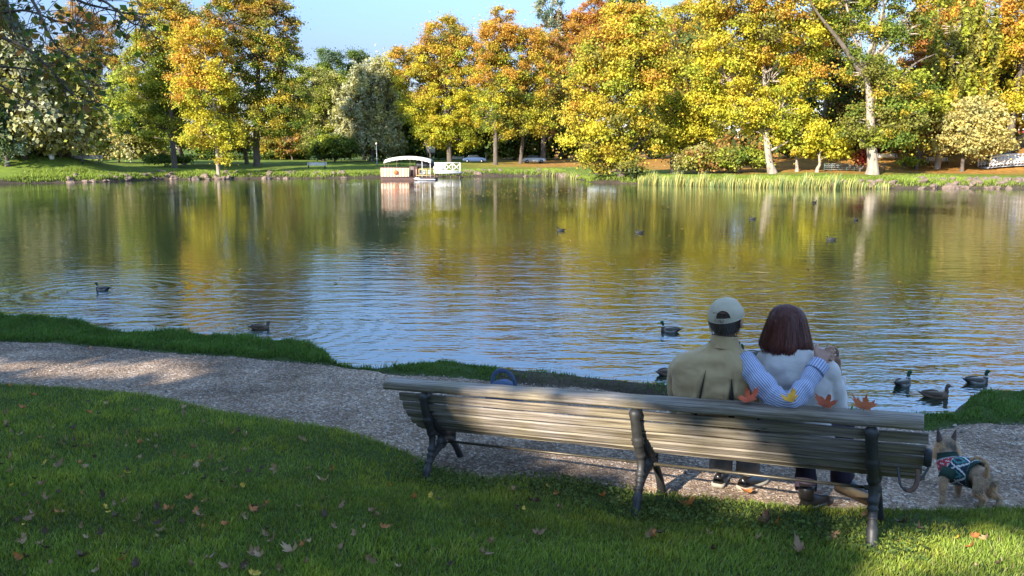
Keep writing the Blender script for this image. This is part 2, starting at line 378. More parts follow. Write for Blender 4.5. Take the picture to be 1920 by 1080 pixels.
def water():
    xs = np.linspace(-76, 76, 2); 
    V = np.array([(-90, 3, 0), (90, 3, 0), (90, 125, 0), (-90, 125, 0)]); Q = np.array([[0, 1, 2, 3]])
    m = NM('pond_water'); co = m.coord('Object', (1, 1.0, 1))
    h1 = m.noise(m.coord('Object', (.8, 2.1, 1), (0, 0, .12)), 1.05, 2, .5)
    h2 = m.noise(m.coord('Object', (1, 2.4, 1), (0, 0, -.1)), 3.4, 2, .55)
    h3 = m.noise(m.coord('Object', (1, 1.5, 1), (0, 0, .3)), 10, 2, .5)
    patch = m.noise(m.coord('Object', (.10, .05, 1)), 1.0, 3, .5)
    pr = m.ramp(patch, [(.4, (.35, .35, .35)), (.62, (1, 1, 1))])
    def mathn(op, a, b):
        x = m.n('Math'); x.operation = op
        for i, q in enumerate((a, b)):
            if isinstance(q, (int, float)): x.inputs[i].default_value = q
            else: m.l(q, x.inputs[i])
        return x.outputs[0]
    s = mathn('ADD', mathn('MULTIPLY', h1, .064), mathn('MULTIPLY', h2, .0175))
    s = mathn('ADD', s, mathn('MULTIPLY', h3, .0036)); sep = m.n('SeparateXYZ'); m.l(co, sep.inputs[0]); mr = m.n('MapRange'); m.l(sep.outputs[1], mr.inputs[0])
    mr.inputs[1].default_value = 10; mr.inputs[2].default_value = 32; mr.inputs[3].default_value = 1.0; mr.inputs[4].default_value = .30
    s = mathn('MULTIPLY', mathn('MULTIPLY', s, pr), mr.outputs[0])
    # ring waves round the ducks
    geo = m.n('TexCoord')
    for (cx, cy, wl, rad, am) in RINGS:
        sub = m.n('VectorMath'); sub.operation = 'DISTANCE'; m.l(geo.outputs['Object'], sub.inputs[0]); sub.inputs[1].default_value = (cx, cy, 0)
        d = sub.outputs['Value']
        sn = mathn('SINE', mathn('MULTIPLY', mathn('ADD', d, mathn('MULTIPLY', h2, .55)), 6.283/wl), 0)
        fo = mathn('MAXIMUM', mathn('SUBTRACT', 1.0, mathn('DIVIDE', d, rad)), 0)
        s = mathn('ADD', s, mathn('MULTIPLY', mathn('MULTIPLY', sn, mathn('MULTIPLY', fo, fo)), am))
    m.l(m.bump(s, 1.0, 1.0), m.b.inputs['Normal'])
    m.b.inputs['Base Color'].default_value = (.012, .022, .014, 1); m.b.inputs['Roughness'].default_value = .012
    m.b.inputs['IOR'].default_value = 2.5; m.b.inputs['Specular IOR Level'].default_value = .5
    o = mesh_np('water', V, Q, None, False, m.m); tag(o, 'rippled pond water mirroring autumn trees and blue sky', 'pond', kind='structure')
def wz(px, py): return lz(px, py, 0)
RINGS = []
for (px, py, wl, rad, am) in ((190, 545, .42, 7.0, .0030), (487, 617, .36, 4.5, .0035), (1257, 622, .28, 2.2, .0022), (1832, 715, .20, 1.6, .0018), (1700, 722, .22, 1.8, .0018)):
    p = wz(px, py); RINGS.append((p.x, p.y, wl, rad, am))
water()
# ------------------------------------------------------------------ leaves and trees
def leaf_cards(P, N, size, col, elong=1.0, fold=.18):
    """one folded rhombus-like leaf card per point"""
    n = len(P); N = N/np.linalg.norm(N, axis=1, keepdims=True)
    R = RS.normal(size=(n, 3)); T = np.cross(N, R); T /= np.linalg.norm(T, axis=1, keepdims=True)+1e-9
    B = np.cross(N, T); s = size[:, None]
    a = P-T*s*.5*elong; c = P+T*s*.5*elong
    b = P+B*s*.42+N*s*fold+T*s*.08; d = P-B*s*.42+N*s*fold+T*s*.08
    V = np.stack([a, b, c, d], 1).reshape(-1, 3)
    Q = np.arange(4*n).reshape(n, 4); C = np.repeat(col, 4, axis=0)
    return V, Q, C
PAL = dict(  # leaf colours, linear
 yel=(.60, .53, .045), gold=(.57, .43, .045), org=(.58, .32, .05), red=(.48, .19, .06), grn=(.14, .20, .03), ygr=(.38, .41, .045),
 olv=(.26, .24, .050), dgr=(.075, .115, .03), slv=(.47, .46, .29), pale=(.62, .50, .17), brn=(.38, .20, .06), pyg=(.50, .46, .18), crim=(.30, .03, .03), teal=(.13,.19,.13))
def tree(name, label, cat, base, lobes, pal, trunk_r=.35, density=1.0, leaf=.25, clump=1.1, trunk_top=.75, mode='maple', bark='bark', group=None,
         lean=None, limbs=None, D=None, top_pal=None, flat=.62, seed=None, depth_k=.85, maxc=330):
    """base: Vector on the ground; lobes: (px,py,rx,ry) ellipses seen at the trunk's distance -> real ellipsoids round the trunk"""
    rs = np.random.RandomState(seed if seed is not None else int(base.x*13+base.y*7) % 9999)
    e = empty(name, base, label=label, cat=cat, group=group)
    D = D or base.y; k = D/F_PX
    L = []
    for lo in lobes:
        px, py, rx, ry = lo[:4]; off = lo[4] if len(lo) > 4 else rs.uniform(-.25, .25)*rx*k
        c = Vector(((px-960)*k, D+off, EYE+(290-py)*k))-base
        L.append((np.array(c), np.array((rx*k, rx*k*depth_k, ry*k))))
    # trunk and limbs
    mb = MB(); cx = np.mean([l[0] for l in L], 0); ztop = max(l[0][2]+l[1][2]*.3 for l in L)*trunk_top
    tp = [Vector((0, 0, -.3)), Vector((0, 0, .35)), Vector((cx[0]*.15+rs.normal()*.15, cx[1]*.1, ztop*.3)), Vector((cx[0]*.45+rs.normal()*.3, cx[1]*.3, ztop*.62)), Vector((cx[0]*.8, cx[1]*.6, ztop))]
    if lean: tp = [Vector(p) for p in lean]
    tp = catmull(tp, 4); rr = interp([trunk_r*1.5, trunk_r*1.02, trunk_r*.85, trunk_r*.6, trunk_r*.2], len(tp)); rr[0] = trunk_r*1.6; mb.tube(tp, rr, 9)
    def on_trunk(z):
        return min(tp, key=lambda q: abs(q.z-z))
    if limbs:
        main = mb; mb = MB()
        for lm in limbs: mb.tube(catmull(lm, 4), interp([trunk_r*.62, trunk_r*.42, trunk_r*.2, .05], 4*(len(lm)-1)+1), 7)
        mb.build('limbs', M['bark'], e); mb = main
    P, N, S, C = [], [], [], []
    for (c, r) in L:
        area = 4*math.pi*((r[0]*r[1])**1.6/3+(r[0]*r[2])**1.6/3+(r[1]*r[2])**1.6/3)**(1/1.6)
        nc = int(min(maxc, max(5, area/(clump*clump*1.9)*density)))
        st = on_trunk(max(1.2, c[2]-r[2]*.9)); cv = Vector(c)
        mid = st.lerp(cv, .5)+Vector((0, 0, -.15*(cv-st).length*.3)); mb.tube([st, mid, cv], [trunk_r*.42, trunk_r*.3, trunk_r*.14], 6)
        for q in range(nc):
            d = rs.normal(size=3); d /= np.linalg.norm(d)
            if d[2] < -.55 and rs.rand() < .6: d[2] *= -1
            rad = rs.uniform(.5, 1.0)**.6; wob = 1+.16*math.sin(d[0]*5+seed_w(c))*math.cos(d[2]*6)
            pc = c+d*r*rad*wob; cr = clump*rs.choice([.5, .75, 1.0, 1.35])*rs.uniform(.85, 1.15)
            if pc[2] < .7: continue
            if rs.rand() < .55:
                pv = Vector(pc); s2 = cv.lerp(pv, .15); s2.z -= .3*cr
                mb.tube([s2, s2.lerp(pv, .6)+Vector((rs.normal()*.2, rs.normal()*.2, .1)), pv], [.09, .06, .02], 3, caps=(False, False))
            if mode == 'weep': cs = np.array((cr*.32, cr*.32, cr*1.7)); nl = int(36*density*cr)
            elif mode == 'willow': cs = np.array((cr*.7, cr*.7, cr*1.0)); nl = int(75*cr)
            else: cs = np.array((cr, cr, cr*flat)); nl = int(62*cr*cr/(leaf/.42)**1.7)+10
            dd = rs.normal(size=(nl, 3)); dd /= np.linalg.norm(dd, axis=1, keepdims=True)
            rd = (np.abs(rs.normal(size=nl))*.42+.25)*np.where(rs.rand(nl) < .22, 1.9, 1.0)
            pp = pc+dd*rd[:, None]*cs
            if mode == 'weep': pp[:, 2] -= cr*.9
            nn = dd*np.array([.55, .55, .45])+np.array([0, 0, .45])+rs.normal(size=(nl, 3))*.65
            if mode in ('weep', 'willow'): nn = rs.normal(size=(nl, 3))*.8+d*.7
            t = np.clip((pc[2]-L0z(L))/(L1z(L)-L0z(L)+.01), 0, 1)
            choices = pal if (top_pal is None or rs.rand() > sst(t)) else top_pal
            base_c = np.array(PAL[choices[rs.randint(len(choices))]])*rs.uniform(.8, 1.15)
            oth = np.array(PAL[choices[rs.randint(len(choices))]])
            mixf = rs.uniform(0, .55, nl)[:, None]*(rs.rand(nl, 1) < .5)
            cc = (base_c*(1-mixf)+oth*mixf)*rs.uniform(.72, 1.22, nl)[:, None]
            P.append(pp); N.append(nn); S.append(leaf*rs.uniform(.6, 1.25, nl)); C.append(cc)
    P = np.concatenate(P); N = np.concatenate(N); S = np.concatenate(S); C = np.concatenate(C)
    keep = P[:, 2] > .25; P, N, S, C = P[keep], N[keep], S[keep], C[keep]
    if mode == 'maple': N[:, 1] -= .15
    V, Q, C = leaf_cards(P, N, S, np.clip(C, 0, 1), 1.9 if mode in ('weep', 'willow') else 1.15)
    mb.build('trunk', M[bark], e)
    mesh_np('crown', V, Q, C, False, M['leaf'], e)
    return e
def seed_w(c): return c[0]*3.1+c[2]
def L0z(L): return min(l[0][2]-l[1][2] for l in L)
def L1z(L): return max(l[0][2]+l[1][2] for l in L)
def sst(t): return max(0.0, min(1.0, (t-.35)/.45))
T = tree
# left bank
T('maple_tree', 'tall yellow-green maple with forked dark trunk and orange top on the left bank', 'tree', hit(328, 315),
  [(318, 60, 52, 62), (300, 130, 52, 55), (352, 100, 45, 60), (285, 185, 42, 40), (340, 190, 55, 42), (372, 60, 30, 45), (322, 240, 40, 25)], ('ygr', 'yel', 'ygr', 'grn', 'olv'), .42, .8, top_pal=('gold', 'org', 'ygr', 'olv'))
T('maple_tree', 'shaded dark green maple standing right behind the forked maple', 'tree', hit(345, 309),
  [(350, 180, 60, 55), (300, 235, 50, 35), (350, 255, 45, 25), (255, 240, 30, 30)], ('dgr', 'grn', 'grn', 'ygr'), .4, .8)
T('maple_tree', 'bright yellow-orange young maple with thin pale trunk leaning at the water edge', 'tree', hit(410, 330),
  [(405, 100, 45, 50), (370, 135, 35, 45), (400, 180, 55, 40), (390, 245, 42, 32), (440, 260, 28, 30), (430, 130, 30, 45), (425, 290, 16, 14)], ('yel', 'gold', 'yel', 'ygr'), .26, .75, top_pal=('org', 'gold', 'org', 'yel'), bark='bark_pale', trunk_top=.85)
T('maple_tree', 'very tall broad green maple turning orange, with reddish trunk, just left of the sky gap', 'tree', hit(482, 312),
  [(490, 5, 62, 48), (530, 60, 50, 50), (460, 55, 48, 50), (545, 125, 45, 45), (500, 120, 55, 50), (555, 185, 34, 38), (520, 200, 55, 42), (470, 180, 40, 40), (500, 245, 45, 26), (550, 235, 30, 25)],
  ('ygr', 'olv', 'grn', 'gold', 'grn'), .55, .72, top_pal=('org', 'olv', 'gold', 'grn', 'brn'), limbs=[[(0, 0, 5), (1.5, 0, 7), (3.5, .5, 9.5), (5, .5, 13)], [(0, 0, 5.5), (-2, -.4, 7), (-4.5, 0, 8), (-7, 0, 9)]])
T('maple_tree', 'slim orange maple just left of the broad tall maple trunk', 'tree', hit(463, 308),
  [(455, 215, 30, 35), (445, 255, 30, 26), (470, 270, 20, 18)], ('org', 'brn', 'olv', 'gold'), .35, .8)
T('oak_tree', 'dark oak with straight black trunk and rusty top by the wide bench', 'tree', hit(188, 291),
  [(180, 60, 34, 36), (215, 80, 28, 34), (190, 110, 55, 35), (215, 150, 48, 38), (160, 160, 50, 36), (195, 200, 58, 32), (150, 110, 30, 28)], ('olv', 'grn', 'brn', 'dgr', 'olv'), .55, .62, top_pal=('org', 'brn', 'olv'))
T('willow_tree', 'hazy grey-green willow filling the left edge above the mound', 'tree', hit(22, 292),
  [(20, 90, 60, 70), (60, 150, 50, 60), (10, 190, 50, 60), (5, 20, 50, 50)], ('teal', 'slv', 'olv', 'teal'), .5, .9, mode='willow', leaf=.36)
T('spruce_tree', 'dark blue-green bushy tree low on the left mound', 'tree', hit(14, 312),
  [(10, 250, 26, 50), (0, 200, 30, 40), (30, 275, 22, 22)], ('teal', 'dgr', 'teal'), .3, 1.2, mode='willow')
for px, py, rx, ry, lab in ((70, 255, 40, 42, 'pale cream shrub mass just right of the left mound'), (125, 262, 48, 40, 'pale cream shrub mass behind the street lamp on the left bank'), (232, 258, 50, 42, 'pale cream shrub mass right of the straight black trunk'), (292, 252, 30, 45, 'pale green shrub left of the forked maple trunks')):
    b = hit(px, 297); b.y = min(b.y, 135); b.x = (px-960)/F_PX*b.y; b.z = hz(b.x, b.y); T('shrub', lab, 'shrub', b, [(px, py, rx, ry), (px-rx*.6, py+12, rx*.5, ry*.7), (px+rx*.6, py+12, rx*.5, ry*.7)], ('pyg', 'pale', 'pyg', 'slv'), .18, 1.3, leaf=.36, group='pale shrubs on the left bank', clump=1.1)
# middle left, behind
T('oak_tree', 'distant green oak top left of two against the sky gap', 'tree', hit(630, 299), [(630, 125, 28, 24), (615, 165, 30, 30), (645, 170, 35, 40), (620, 220, 40, 45)], ('grn', 'teal', 'grn'), .5, .9)
T('oak_tree', 'distant green oak top right of two against the sky gap', 'tree', hit(684, 299), [(684, 125, 24, 22), (675, 165, 32, 34), (700, 200, 32, 50)], ('grn', 'dgr', 'grn'), .5, .9)
T('linden_tree', 'yellow-green linden beside the broad tall maple, left of the silver willow', 'tree', hit(605, 302), [(600, 165, 32, 35), (590, 215, 32, 42), (615, 215, 38, 45), (640, 170, 26, 32), (600, 260, 30, 26)], ('ygr', 'pyg', 'grn', 'olv'), .45, 1.0)
T('willow_tree', 'silvery pale green willow in the middle left of the far bank', 'tree', hit(697, 303), [(700, 165, 34, 40), (725, 150, 25, 34), (680, 205, 45, 45), (720, 215, 40, 50), (665, 245, 32, 32), (735, 255, 28, 35), (700, 265, 40, 25)], ('slv', 'pyg', 'slv'), .5, 1.15, mode='willow', leaf=.34)
T('shrub', 'round glossy green shrub left of the blue sign', 'shrub', hit(628, 304), [(625, 278, 32, 24), (605, 285, 20, 16), (655, 282, 24, 20)], ('grn', 'ygr', 'dgr'), .15, 1.5, leaf=.34, clump=.9)
T('shrub', 'grey-green shrub behind the boat canopy', 'shrub', hit(715, 301), [(715, 275, 32, 24), (745, 280, 20, 18)], ('olv', 'pyg', 'grn'), .15, 1.4, leaf=.34, clump=.9)
T('shrub', 'orange-brown hanging shrub right of the broad tall maple trunk', 'shrub', hit(548, 300), [(545, 262, 24, 30), (520, 275, 20, 20)], ('gold', 'olv', 'brn'), .15, 1.1, leaf=.36)
# middle maples
T('maple_tree', 'round golden maple above the white railing of the jetty', 'tree', hit(843, 306),
  [(840, 90, 40, 42), (815, 120, 40, 40), (870, 115, 36, 42), (795, 160, 45, 38), (845, 165, 52, 42), (885, 170, 34, 42), (790, 205, 42, 32), (845, 215, 52, 36), (885, 225, 32, 32), (850, 258, 45, 24), (760, 125, 26, 26)],
  ('yel', 'yel', 'gold', 'ygr'), .5, .85, top_pal=('org', 'gold', 'olv', 'gold', 'brn'))
T('maple_tree', 'small yellow maple with a thin forked trunk beside the white notice board', 'tree', hit(806, 306), [(812, 250, 26, 22), (800, 235, 22, 20), (825, 262, 18, 16)], ('yel', 'ygr'), .18, 1.1)
T('maple_tree', 'tall orange maple with a dark trunk right of the round golden maple', 'tree', hit(929, 309),
  [(938, 55, 30, 28), (925, 100, 36, 38), (955, 110, 34, 40), (925, 155, 38, 40), (955, 175, 40, 42), (925, 215, 36, 38), (960, 240, 36, 30)], ('gold', 'yel', 'ygr', 'olv', 'grn'), .42, .8, top_pal=('org', 'org', 'gold', 'org'))
T('maple_tree', 'orange-gold maple with thin dark trunk over the leaf-strewn lawn', 'tree', hit(976, 307),
  [(990, 95, 32, 35), (1005, 135, 34, 38), (985, 180, 38, 40), (975, 230, 38, 30), (1010, 225, 30, 35)], ('gold', 'yel', 'olv', 'ygr'), .35, .8, top_pal=('org', 'org', 'gold'))
T('maple_tree', 'rusty olive maple with thick dark trunk over the leaf-strewn lawn', 'tree', hit(1018, 302),
  [(1030, 110, 32, 40), (1040, 160, 36, 42), (1025, 205, 38, 40), (1045, 245, 34, 28)], ('olv', 'brn', 'gold', 'grn'), .55, .8, top_pal=('org', 'brn', 'gold'))
T('poplar_tree', 'sparse grey-blue tree top poking up against the sky right of the orange maple', 'tree', hit(1030, 294), [(1028, 38, 26, 28), (1035, 75, 34, 30), (1025, 110, 34, 30)], ('teal', 'slv', 'brn', 'teal'), .45, .5, mode='willow', leaf=.34)
T('maple_tree', 'red-orange maple rising behind the yellow bushy hornbeam', 'tree', hit(1098, 294),
  [(1105, 38, 30, 30), (1080, 75, 38, 38), (1120, 75, 36, 42), (1075, 125, 40, 48), (1110, 140, 40, 50), (1080, 190, 35, 50), (1075, 250, 40, 35)], ('brn', 'org', 'olv', 'brn'), .5, .85, top_pal=('red', 'org', 'org'))
T('oak_tree', 'dark green oak top peeking over the yellow bushy hornbeam', 'tree', hit(1160, 293), [(1150, 22, 22, 22), (1185, 25, 26, 20), (1165, 65, 45, 35), (1165, 130, 50, 60)], ('dgr', 'grn', 'grn'), .5, .8)
T('hornbeam_tree', 'huge bushy yellow hornbeam whose branches reach down to the water', 'tree', hit(1165, 333),
  [(1160, 60, 42, 40), (1190, 75, 42, 45), (1125, 110, 42, 45), (1175, 130, 50, 50), (1215, 135, 36, 50), (1105, 165, 40, 45), (1160, 185, 58, 48), (1210, 200, 42, 50), (1095, 220, 42, 40), (1150, 240, 55, 42), (1200, 260, 42, 38), (1105, 265, 45, 30), (1130, 295, 42, 24), (1165, 312, 50, 22), (1115, 325, 22, 14)],
  ('yel', 'ygr', 'gold', 'olv', 'gold', 'yel'), .5, .72, top_pal=('gold', 'org', 'gold', 'ygr'), clump=1.25, leaf=.27, flat=.6)
T('willow_tree', 'olive weeping willow half hidden between the hornbeam and the yellow maple', 'tree', hit(1262, 300), [(1260, 110, 45, 50), (1270, 160, 45, 50), (1250, 200, 40, 45)], ('olv', 'gold', 'olv', 'brn'), .45, 1.0, mode='weep', leaf=.3)
T('maple_tree', 'low golden maple right of the hornbeam above the reeds', 'tree', hit(1262, 325), [(1265, 215, 38, 34), (1245, 245, 34, 30), (1290, 240, 40, 34), (1260, 275, 36, 26), (1310, 265, 26, 24)], ('yel', 'gold', 'yel', 'ygr'), .3, 1.0)
T('maple_tree', 'golden orange maple high behind the yellow maple, left of its top', 'tree', hit(1275, 297), [(1270, 60, 45, 40), (1240, 85, 30, 35), (1300, 90, 40, 45), (1260, 130, 45, 40)], ('gold', 'org', 'yel', 'olv'), .45, .8)
T('maple_tree', 'biggest lemon-yellow maple with leaning pale trunk above the reeds', 'tree', hit(1450, 325),
  [(1330, 25, 55, 45), (1400, 0, 60, 50), (1470, 20, 55, 50), (1350, 85, 55, 45), (1420, 80, 58, 50), (1490, 90, 50, 48), (1290, 145, 45, 36), (1350, 150, 55, 42), (1430, 150, 55, 42), (1320, 200, 45, 34), (1385, 205, 50, 38), (1450, 205, 45, 36), (1500, 160, 40, 45), (1490, 250, 40, 38), (1420, 245, 40, 26)],
  ('yel', 'yel', 'ygr', 'yel', 'gold'), .42, .8, top_pal=('yel', 'gold', 'olv', 'org'), bark='bark_pale', lean=[(0, 0, -.3), (-.5, 0, 1.2), (-1.0, 0, 4), (-1.3, 0, 8), (-2.2, 0, 15)])
T('oak_tree', 'dark olive oak behind the lemon-yellow maple and left of the great forked oak', 'tree', hit(1540, 300), [(1540, 60, 40, 60), (1550, 140, 45, 50), (1560, 210, 42, 50), (1520, 100, 36, 50), (1570, 260, 40, 35)], ('brn', 'olv', 'grn', 'brn', 'dgr'), .5, .75)
T('maple_tree', 'small lime-yellow maple, left of the pair beside the reeds', 'tree', hit(1494, 322), [(1492, 262, 26, 24), (1480, 245, 22, 22), (1505, 285, 18, 16)], ('yel', 'ygr', 'ygr'), .2, 1.2, bark='bark_pale', leaf=.36, clump=.9)
T('maple_tree', 'small bright yellow maple, right of the pair beside the reeds', 'tree', hit(1532, 323), [(1540, 262, 36, 24), (1525, 280, 28, 20), (1560, 285, 20, 16)], ('yel', 'yel', 'ygr'), .2, 1.2, bark='bark_pale', leaf=.36, clump=.9)
T('oak_tree', 'great forked oak with thick pale trunk and sparse crown on the right bank', 'tree', hit(1635, 327),
  [(1560, 15, 50, 40), (1640, 0, 55, 45), (1590, 70, 40, 35), (1600, 140, 40, 30), (1665, 70, 45, 45), (1690, 20, 40, 40), (1650, 165, 45, 30), (1625, 225, 50, 30), (1670, 225, 40, 32), (1600, 260, 34, 22), (1650, 262, 40, 20), (1700, 175, 30, 34)],
  ('grn', 'ygr', 'olv', 'grn', 'gold'), .58, .75, bark='bark_pale', lean=[(0, 0, -.3), (0, 0, 1), (-.5, 0, 5), (-1.0, 0, 9), (-1.8, 0, 11.5)],
  limbs=[[(-1.6, 0, 10.5), (-4.2, .2, 14), (-7.2, .3, 17.5), (-9, 0, 20)], [(-1.2, 0, 10), (-.6, .3, 14), (.2, .2, 16.5), (-.4, 0, 19.5)], [(-.6, 0, 8), (2, 0, 10), (4, .4, 12), (6, 0, 13)]])
T('maple_tree', 'red-orange maple top behind the great forked oak', 'tree', hit(1728, 296), [(1735, 15, 42, 35), (1715, 70, 34, 40), (1770, 35, 40, 35), (1705, 130, 32, 40), (1690, 110, 26, 40)], ('org', 'red', 'brn', 'org'), .45, .8)
T('maple_tree', 'orange-brown young maple on the leaf-covered slope left of the round pale tree', 'tree', hit(1718, 318), [(1715, 215, 38, 34), (1700, 250, 34, 28), (1735, 255, 30, 26), (1680, 205, 30, 30)], ('gold', 'olv', 'brn', 'ygr'), .25, .9)
T('birch_tree', 'olive weeping birch with long hanging strands on the right', 'tree', hit(1757, 316), [(1770, 60, 42, 40), (1750, 110, 42, 45), (1800, 100, 42, 50), (1770, 165, 55, 45), (1820, 165, 36, 45), (1760, 215, 45, 38), (1810, 45, 26, 34)], ('olv', 'ygr', 'olv', 'gold'), .38, 1.25, mode='weep', leaf=.32, bark='bark_pale')
T('ornamental_tree', 'round pale yellow tree with a short trunk on the open lawn at right', 'tree', hit(1803, 322), [(1808, 222, 38, 32), (1785, 245, 38, 30), (1835, 245, 38, 32), (1810, 270, 45, 24), (1850, 268, 28, 20), (1768, 272, 26, 20)], ('pale', 'pale', 'pyg'), .22, 1.35, leaf=.3, clump=.85, flat=.5)
T('maple_tree', 'tall bright orange maple at the right edge of the photo', 'tree', hit(1885, 300), [(1880, 20, 45, 40), (1905, 75, 45, 45), (1865, 75, 36, 40), (1885, 130, 45, 40), (1915, 180, 36, 40), (1890, 205, 34, 30), (1930, 20, 40, 40)], ('yel', 'yel', 'gold'), .5, .85, top_pal=('org', 'gold', 'org'))
T('fir_tree', 'dark green tree behind the orange maple at the right edge', 'tree', hit(1900, 284), [(1905, 120, 35, 60), (1930, 170, 35, 50), (1850, 160, 30, 60)], ('dgr', 'teal', 'grn'), .45, 1.0)
# woodland filling the back
k = 0
for (px, rx, top, pal, lab) in ((-60, 70, 60, ('olv', 'slv', 'pyg'), 'beyond the left edge, nearer'), (-200, 80, 40, ('grn', 'dgr'), 'beyond the left edge, farther out'), (-350, 80, 60, ('yel', 'ygr'), 'farthest beyond the left edge'), (2000, 70, 20, ('gold', 'olv', 'yel'), 'beyond the right edge, nearer'), (2120, 80, 30, ('grn', 'dgr', 'org'), 'beyond the right edge, farther out'), (60, 60, 120, ('olv', 'pyg', 'slv'), 'behind the grey-green willow'), (140, 50, 120, ('pyg', 'olv', 'ygr'), 'behind the pale shrubs'), (255, 45, 130, ('grn', 'ygr'), 'left of the forked maple, far behind'), (420, 45, 180, ('dgr', 'grn'), 'behind the young yellow and orange maple'), (545, 45, 190, ('grn', 'olv'), 'behind the broad tall maple'),
        (740, 40, 135, ('dgr', 'grn'), 'right behind the silvery willow'), (790, 40, 190, ('dgr', 'grn'), 'behind the round golden maple'), (880, 45, 170, ('grn', 'dgr', 'ygr'), 'behind the tall orange maple'), (965, 45, 170, ('dgr', 'grn', 'olv'), 'behind the leaf-strewn lawn'),
        (1050, 40, 150, ('dgr', 'olv'), 'left behind the hornbeam'), (1225, 50, 110, ('dgr', 'olv', 'grn'), 'right behind the hornbeam'), (1310, 55, 60, ('olv', 'dgr', 'gold'), 'behind the lemon-yellow maple, left of its trunk'), (1400, 55, 60, ('olv', 'dgr', 'brn'), 'behind the middle of the lemon-yellow maple'), (1480, 50, 80, ('dgr', 'grn'), 'behind the two small lime maples'),
        (1590, 45, 130, ('dgr', 'grn', 'brn'), 'left behind the great forked oak'), (1660, 50, 110, ('olv', 'dgr', 'brn'), 'right behind the great forked oak'), (1740, 45, 60, ('brn', 'dgr', 'olv'), 'behind the weeping birch'), (1830, 45, 60, ('dgr', 'olv'), 'behind the round pale tree')):
    py = 296.5 if px < 1500 else 285
    b = hit(px, py); b.y = min(b.y, 175); b.x = (px-960)/F_PX*b.y; b.z = hz(b.x, b.y)
    T('forest_tree', 'dark background woodland tree '+lab, 'tree', b, [(px, top+40, rx*.75, 40), (px-rx*.3, top+95, rx*.8, 50), (px+rx*.4, top+100, rx*.8, 50), (px, 262-(262-top)*.2, rx, 42), (px, 275, rx*1.05, 22)], pal, .45, .8, leaf=.62, clump=1.9, group='woodland trees behind the park', maxc=120)
    k += 1
# low bushes
def bush(name, label, px, py, lob, pal, **kw): return T(name, label, 'bush', hit(px, py), lob, pal, .1, 1.6, leaf=.27, clump=.7, **kw)
bush('bush', 'brownish green spreading bush behind the reeds', 1310, 326, [(1300, 298, 32, 22), (1335, 300, 34, 22), (1280, 310, 20, 14)], ('olv', 'pyg', 'brn', 'ygr'))
bush('bush', 'green spreading bush behind the reeds, left of the leaning pale trunk', 1385, 326, [(1385, 296, 34, 20), (1410, 302, 28, 18), (1355, 305, 22, 16)], ('olv', 'grn', 'ygr'))
bush('bush', 'low green bush on the slope right of the thick pale trunk', 1690, 317, [(1690, 309, 26, 9), (1715, 311, 22, 7)], ('grn', 'dgr', 'ygr'))
bush('bush', 'low green bush by the round pale tree', 1850, 310, [(1845, 303, 20, 8)], ('dgr', 'grn'))
bush('bush', 'small dark red bush left of the thick pale trunk', 1612, 322, [(1614, 298, 13, 16)], ('crim', 'red', 'brn'))
bush('bush', 'dark green bush at the feet of the forked maple', 310, 313, [(305, 302, 22, 10), (345, 304, 18, 9)], ('dgr', 'grn'))
bush('bush', 'dark leafy bush where the hornbeam meets the water', 1188, 338, [(1190, 325, 12, 12)], ('teal', 'dgr'))
def hedge(name, label, pts, h=1.3, w_=1.6, pal=('dgr', 'grn')):
    P, N, C = [], [], []; b0 = hit(*pts[0]); e = empty(name, b0, label=label, cat='hedge')
    W = [hit(*p) for p in pts]
    for a, b in zip(W[:-1], W[1:]):
        n = int((b-a).length*260); t = RS.rand(n)[:, None]; q = np.array(a)*(1-t)+np.array(b)*t
        q += RS.uniform(-1, 1, (n, 3))*np.array([.2, w_/2, 0]); q[:, 2] += RS.rand(n)**.5*h; P.append(q)
    P = np.concatenate(P)-np.array(b0); n = len(P)
    Cc = np.array([PAL[pal[i % 2]] for i in RS.randint(0, 2, n)])*RS.uniform(.6, 1.2, n)[:, None]
    V, Q, C = leaf_cards(P, RS.normal(size=(n, 3))+np.array([0, -.4, .6]), np.full(n, .3), Cc); mesh_np('foliage', V, Q, C, False, M['leaf'], e)
hedge('hedge', 'long dark clipped hedge at the back of the left bank', [(60, 298), (200, 298), (330, 299), (460, 300), (580, 300)], .9)
hedge('hedge', 'dark hedge behind the trees over the leaf-strewn lawn', [(820, 300), (920, 299), (1040, 298)], 1.6)
# ------------------------------------------------------------------ park bench
P0 = Vector((-.84, 5.21, .95+.85)); P1 = Vector((1.98, 3.69, 1.20+.85)); BL = (P1-P0).length
BU = (P1-P0).normalized(); BV = Vector((-BU.y, BU.x, 0)).normalized(); BW = BU.cross(BV).normalized()
BM = Matrix.Translation(P0) @ Matrix((BU, BV, BW)).transposed().to_4x4()
bench = bpy.data.objects.new('park_bench', None); COL.objects.link(bench); bench.matrix_world = BM
tag(bench, 'long weathered wooden slat bench on dark cast iron supports, seen from behind', 'bench')
def bx(u, v, w_): return (u, v, w_)
mb = MB()
# top rail: a board with rounded edges, slightly tipped back
prof = [(-.045, -.050), (-.052, -.040), (-.05, -.012), (-.04, .0), (.045, .012), (.055, .004), (.058, -.02), (.05, -.03), (-.01, -.043)]
N_ = 60
mb.ring_loft([[Vector((BL*i/N_, y+.0012*math.sin(i*1.7), z+.0015*math.sin(i*.9))) for y, z in prof][::-1] for i in range(N_+1)])
mb.build('top_rail', M['wood'], bench, smooth=True, bevel=.004)
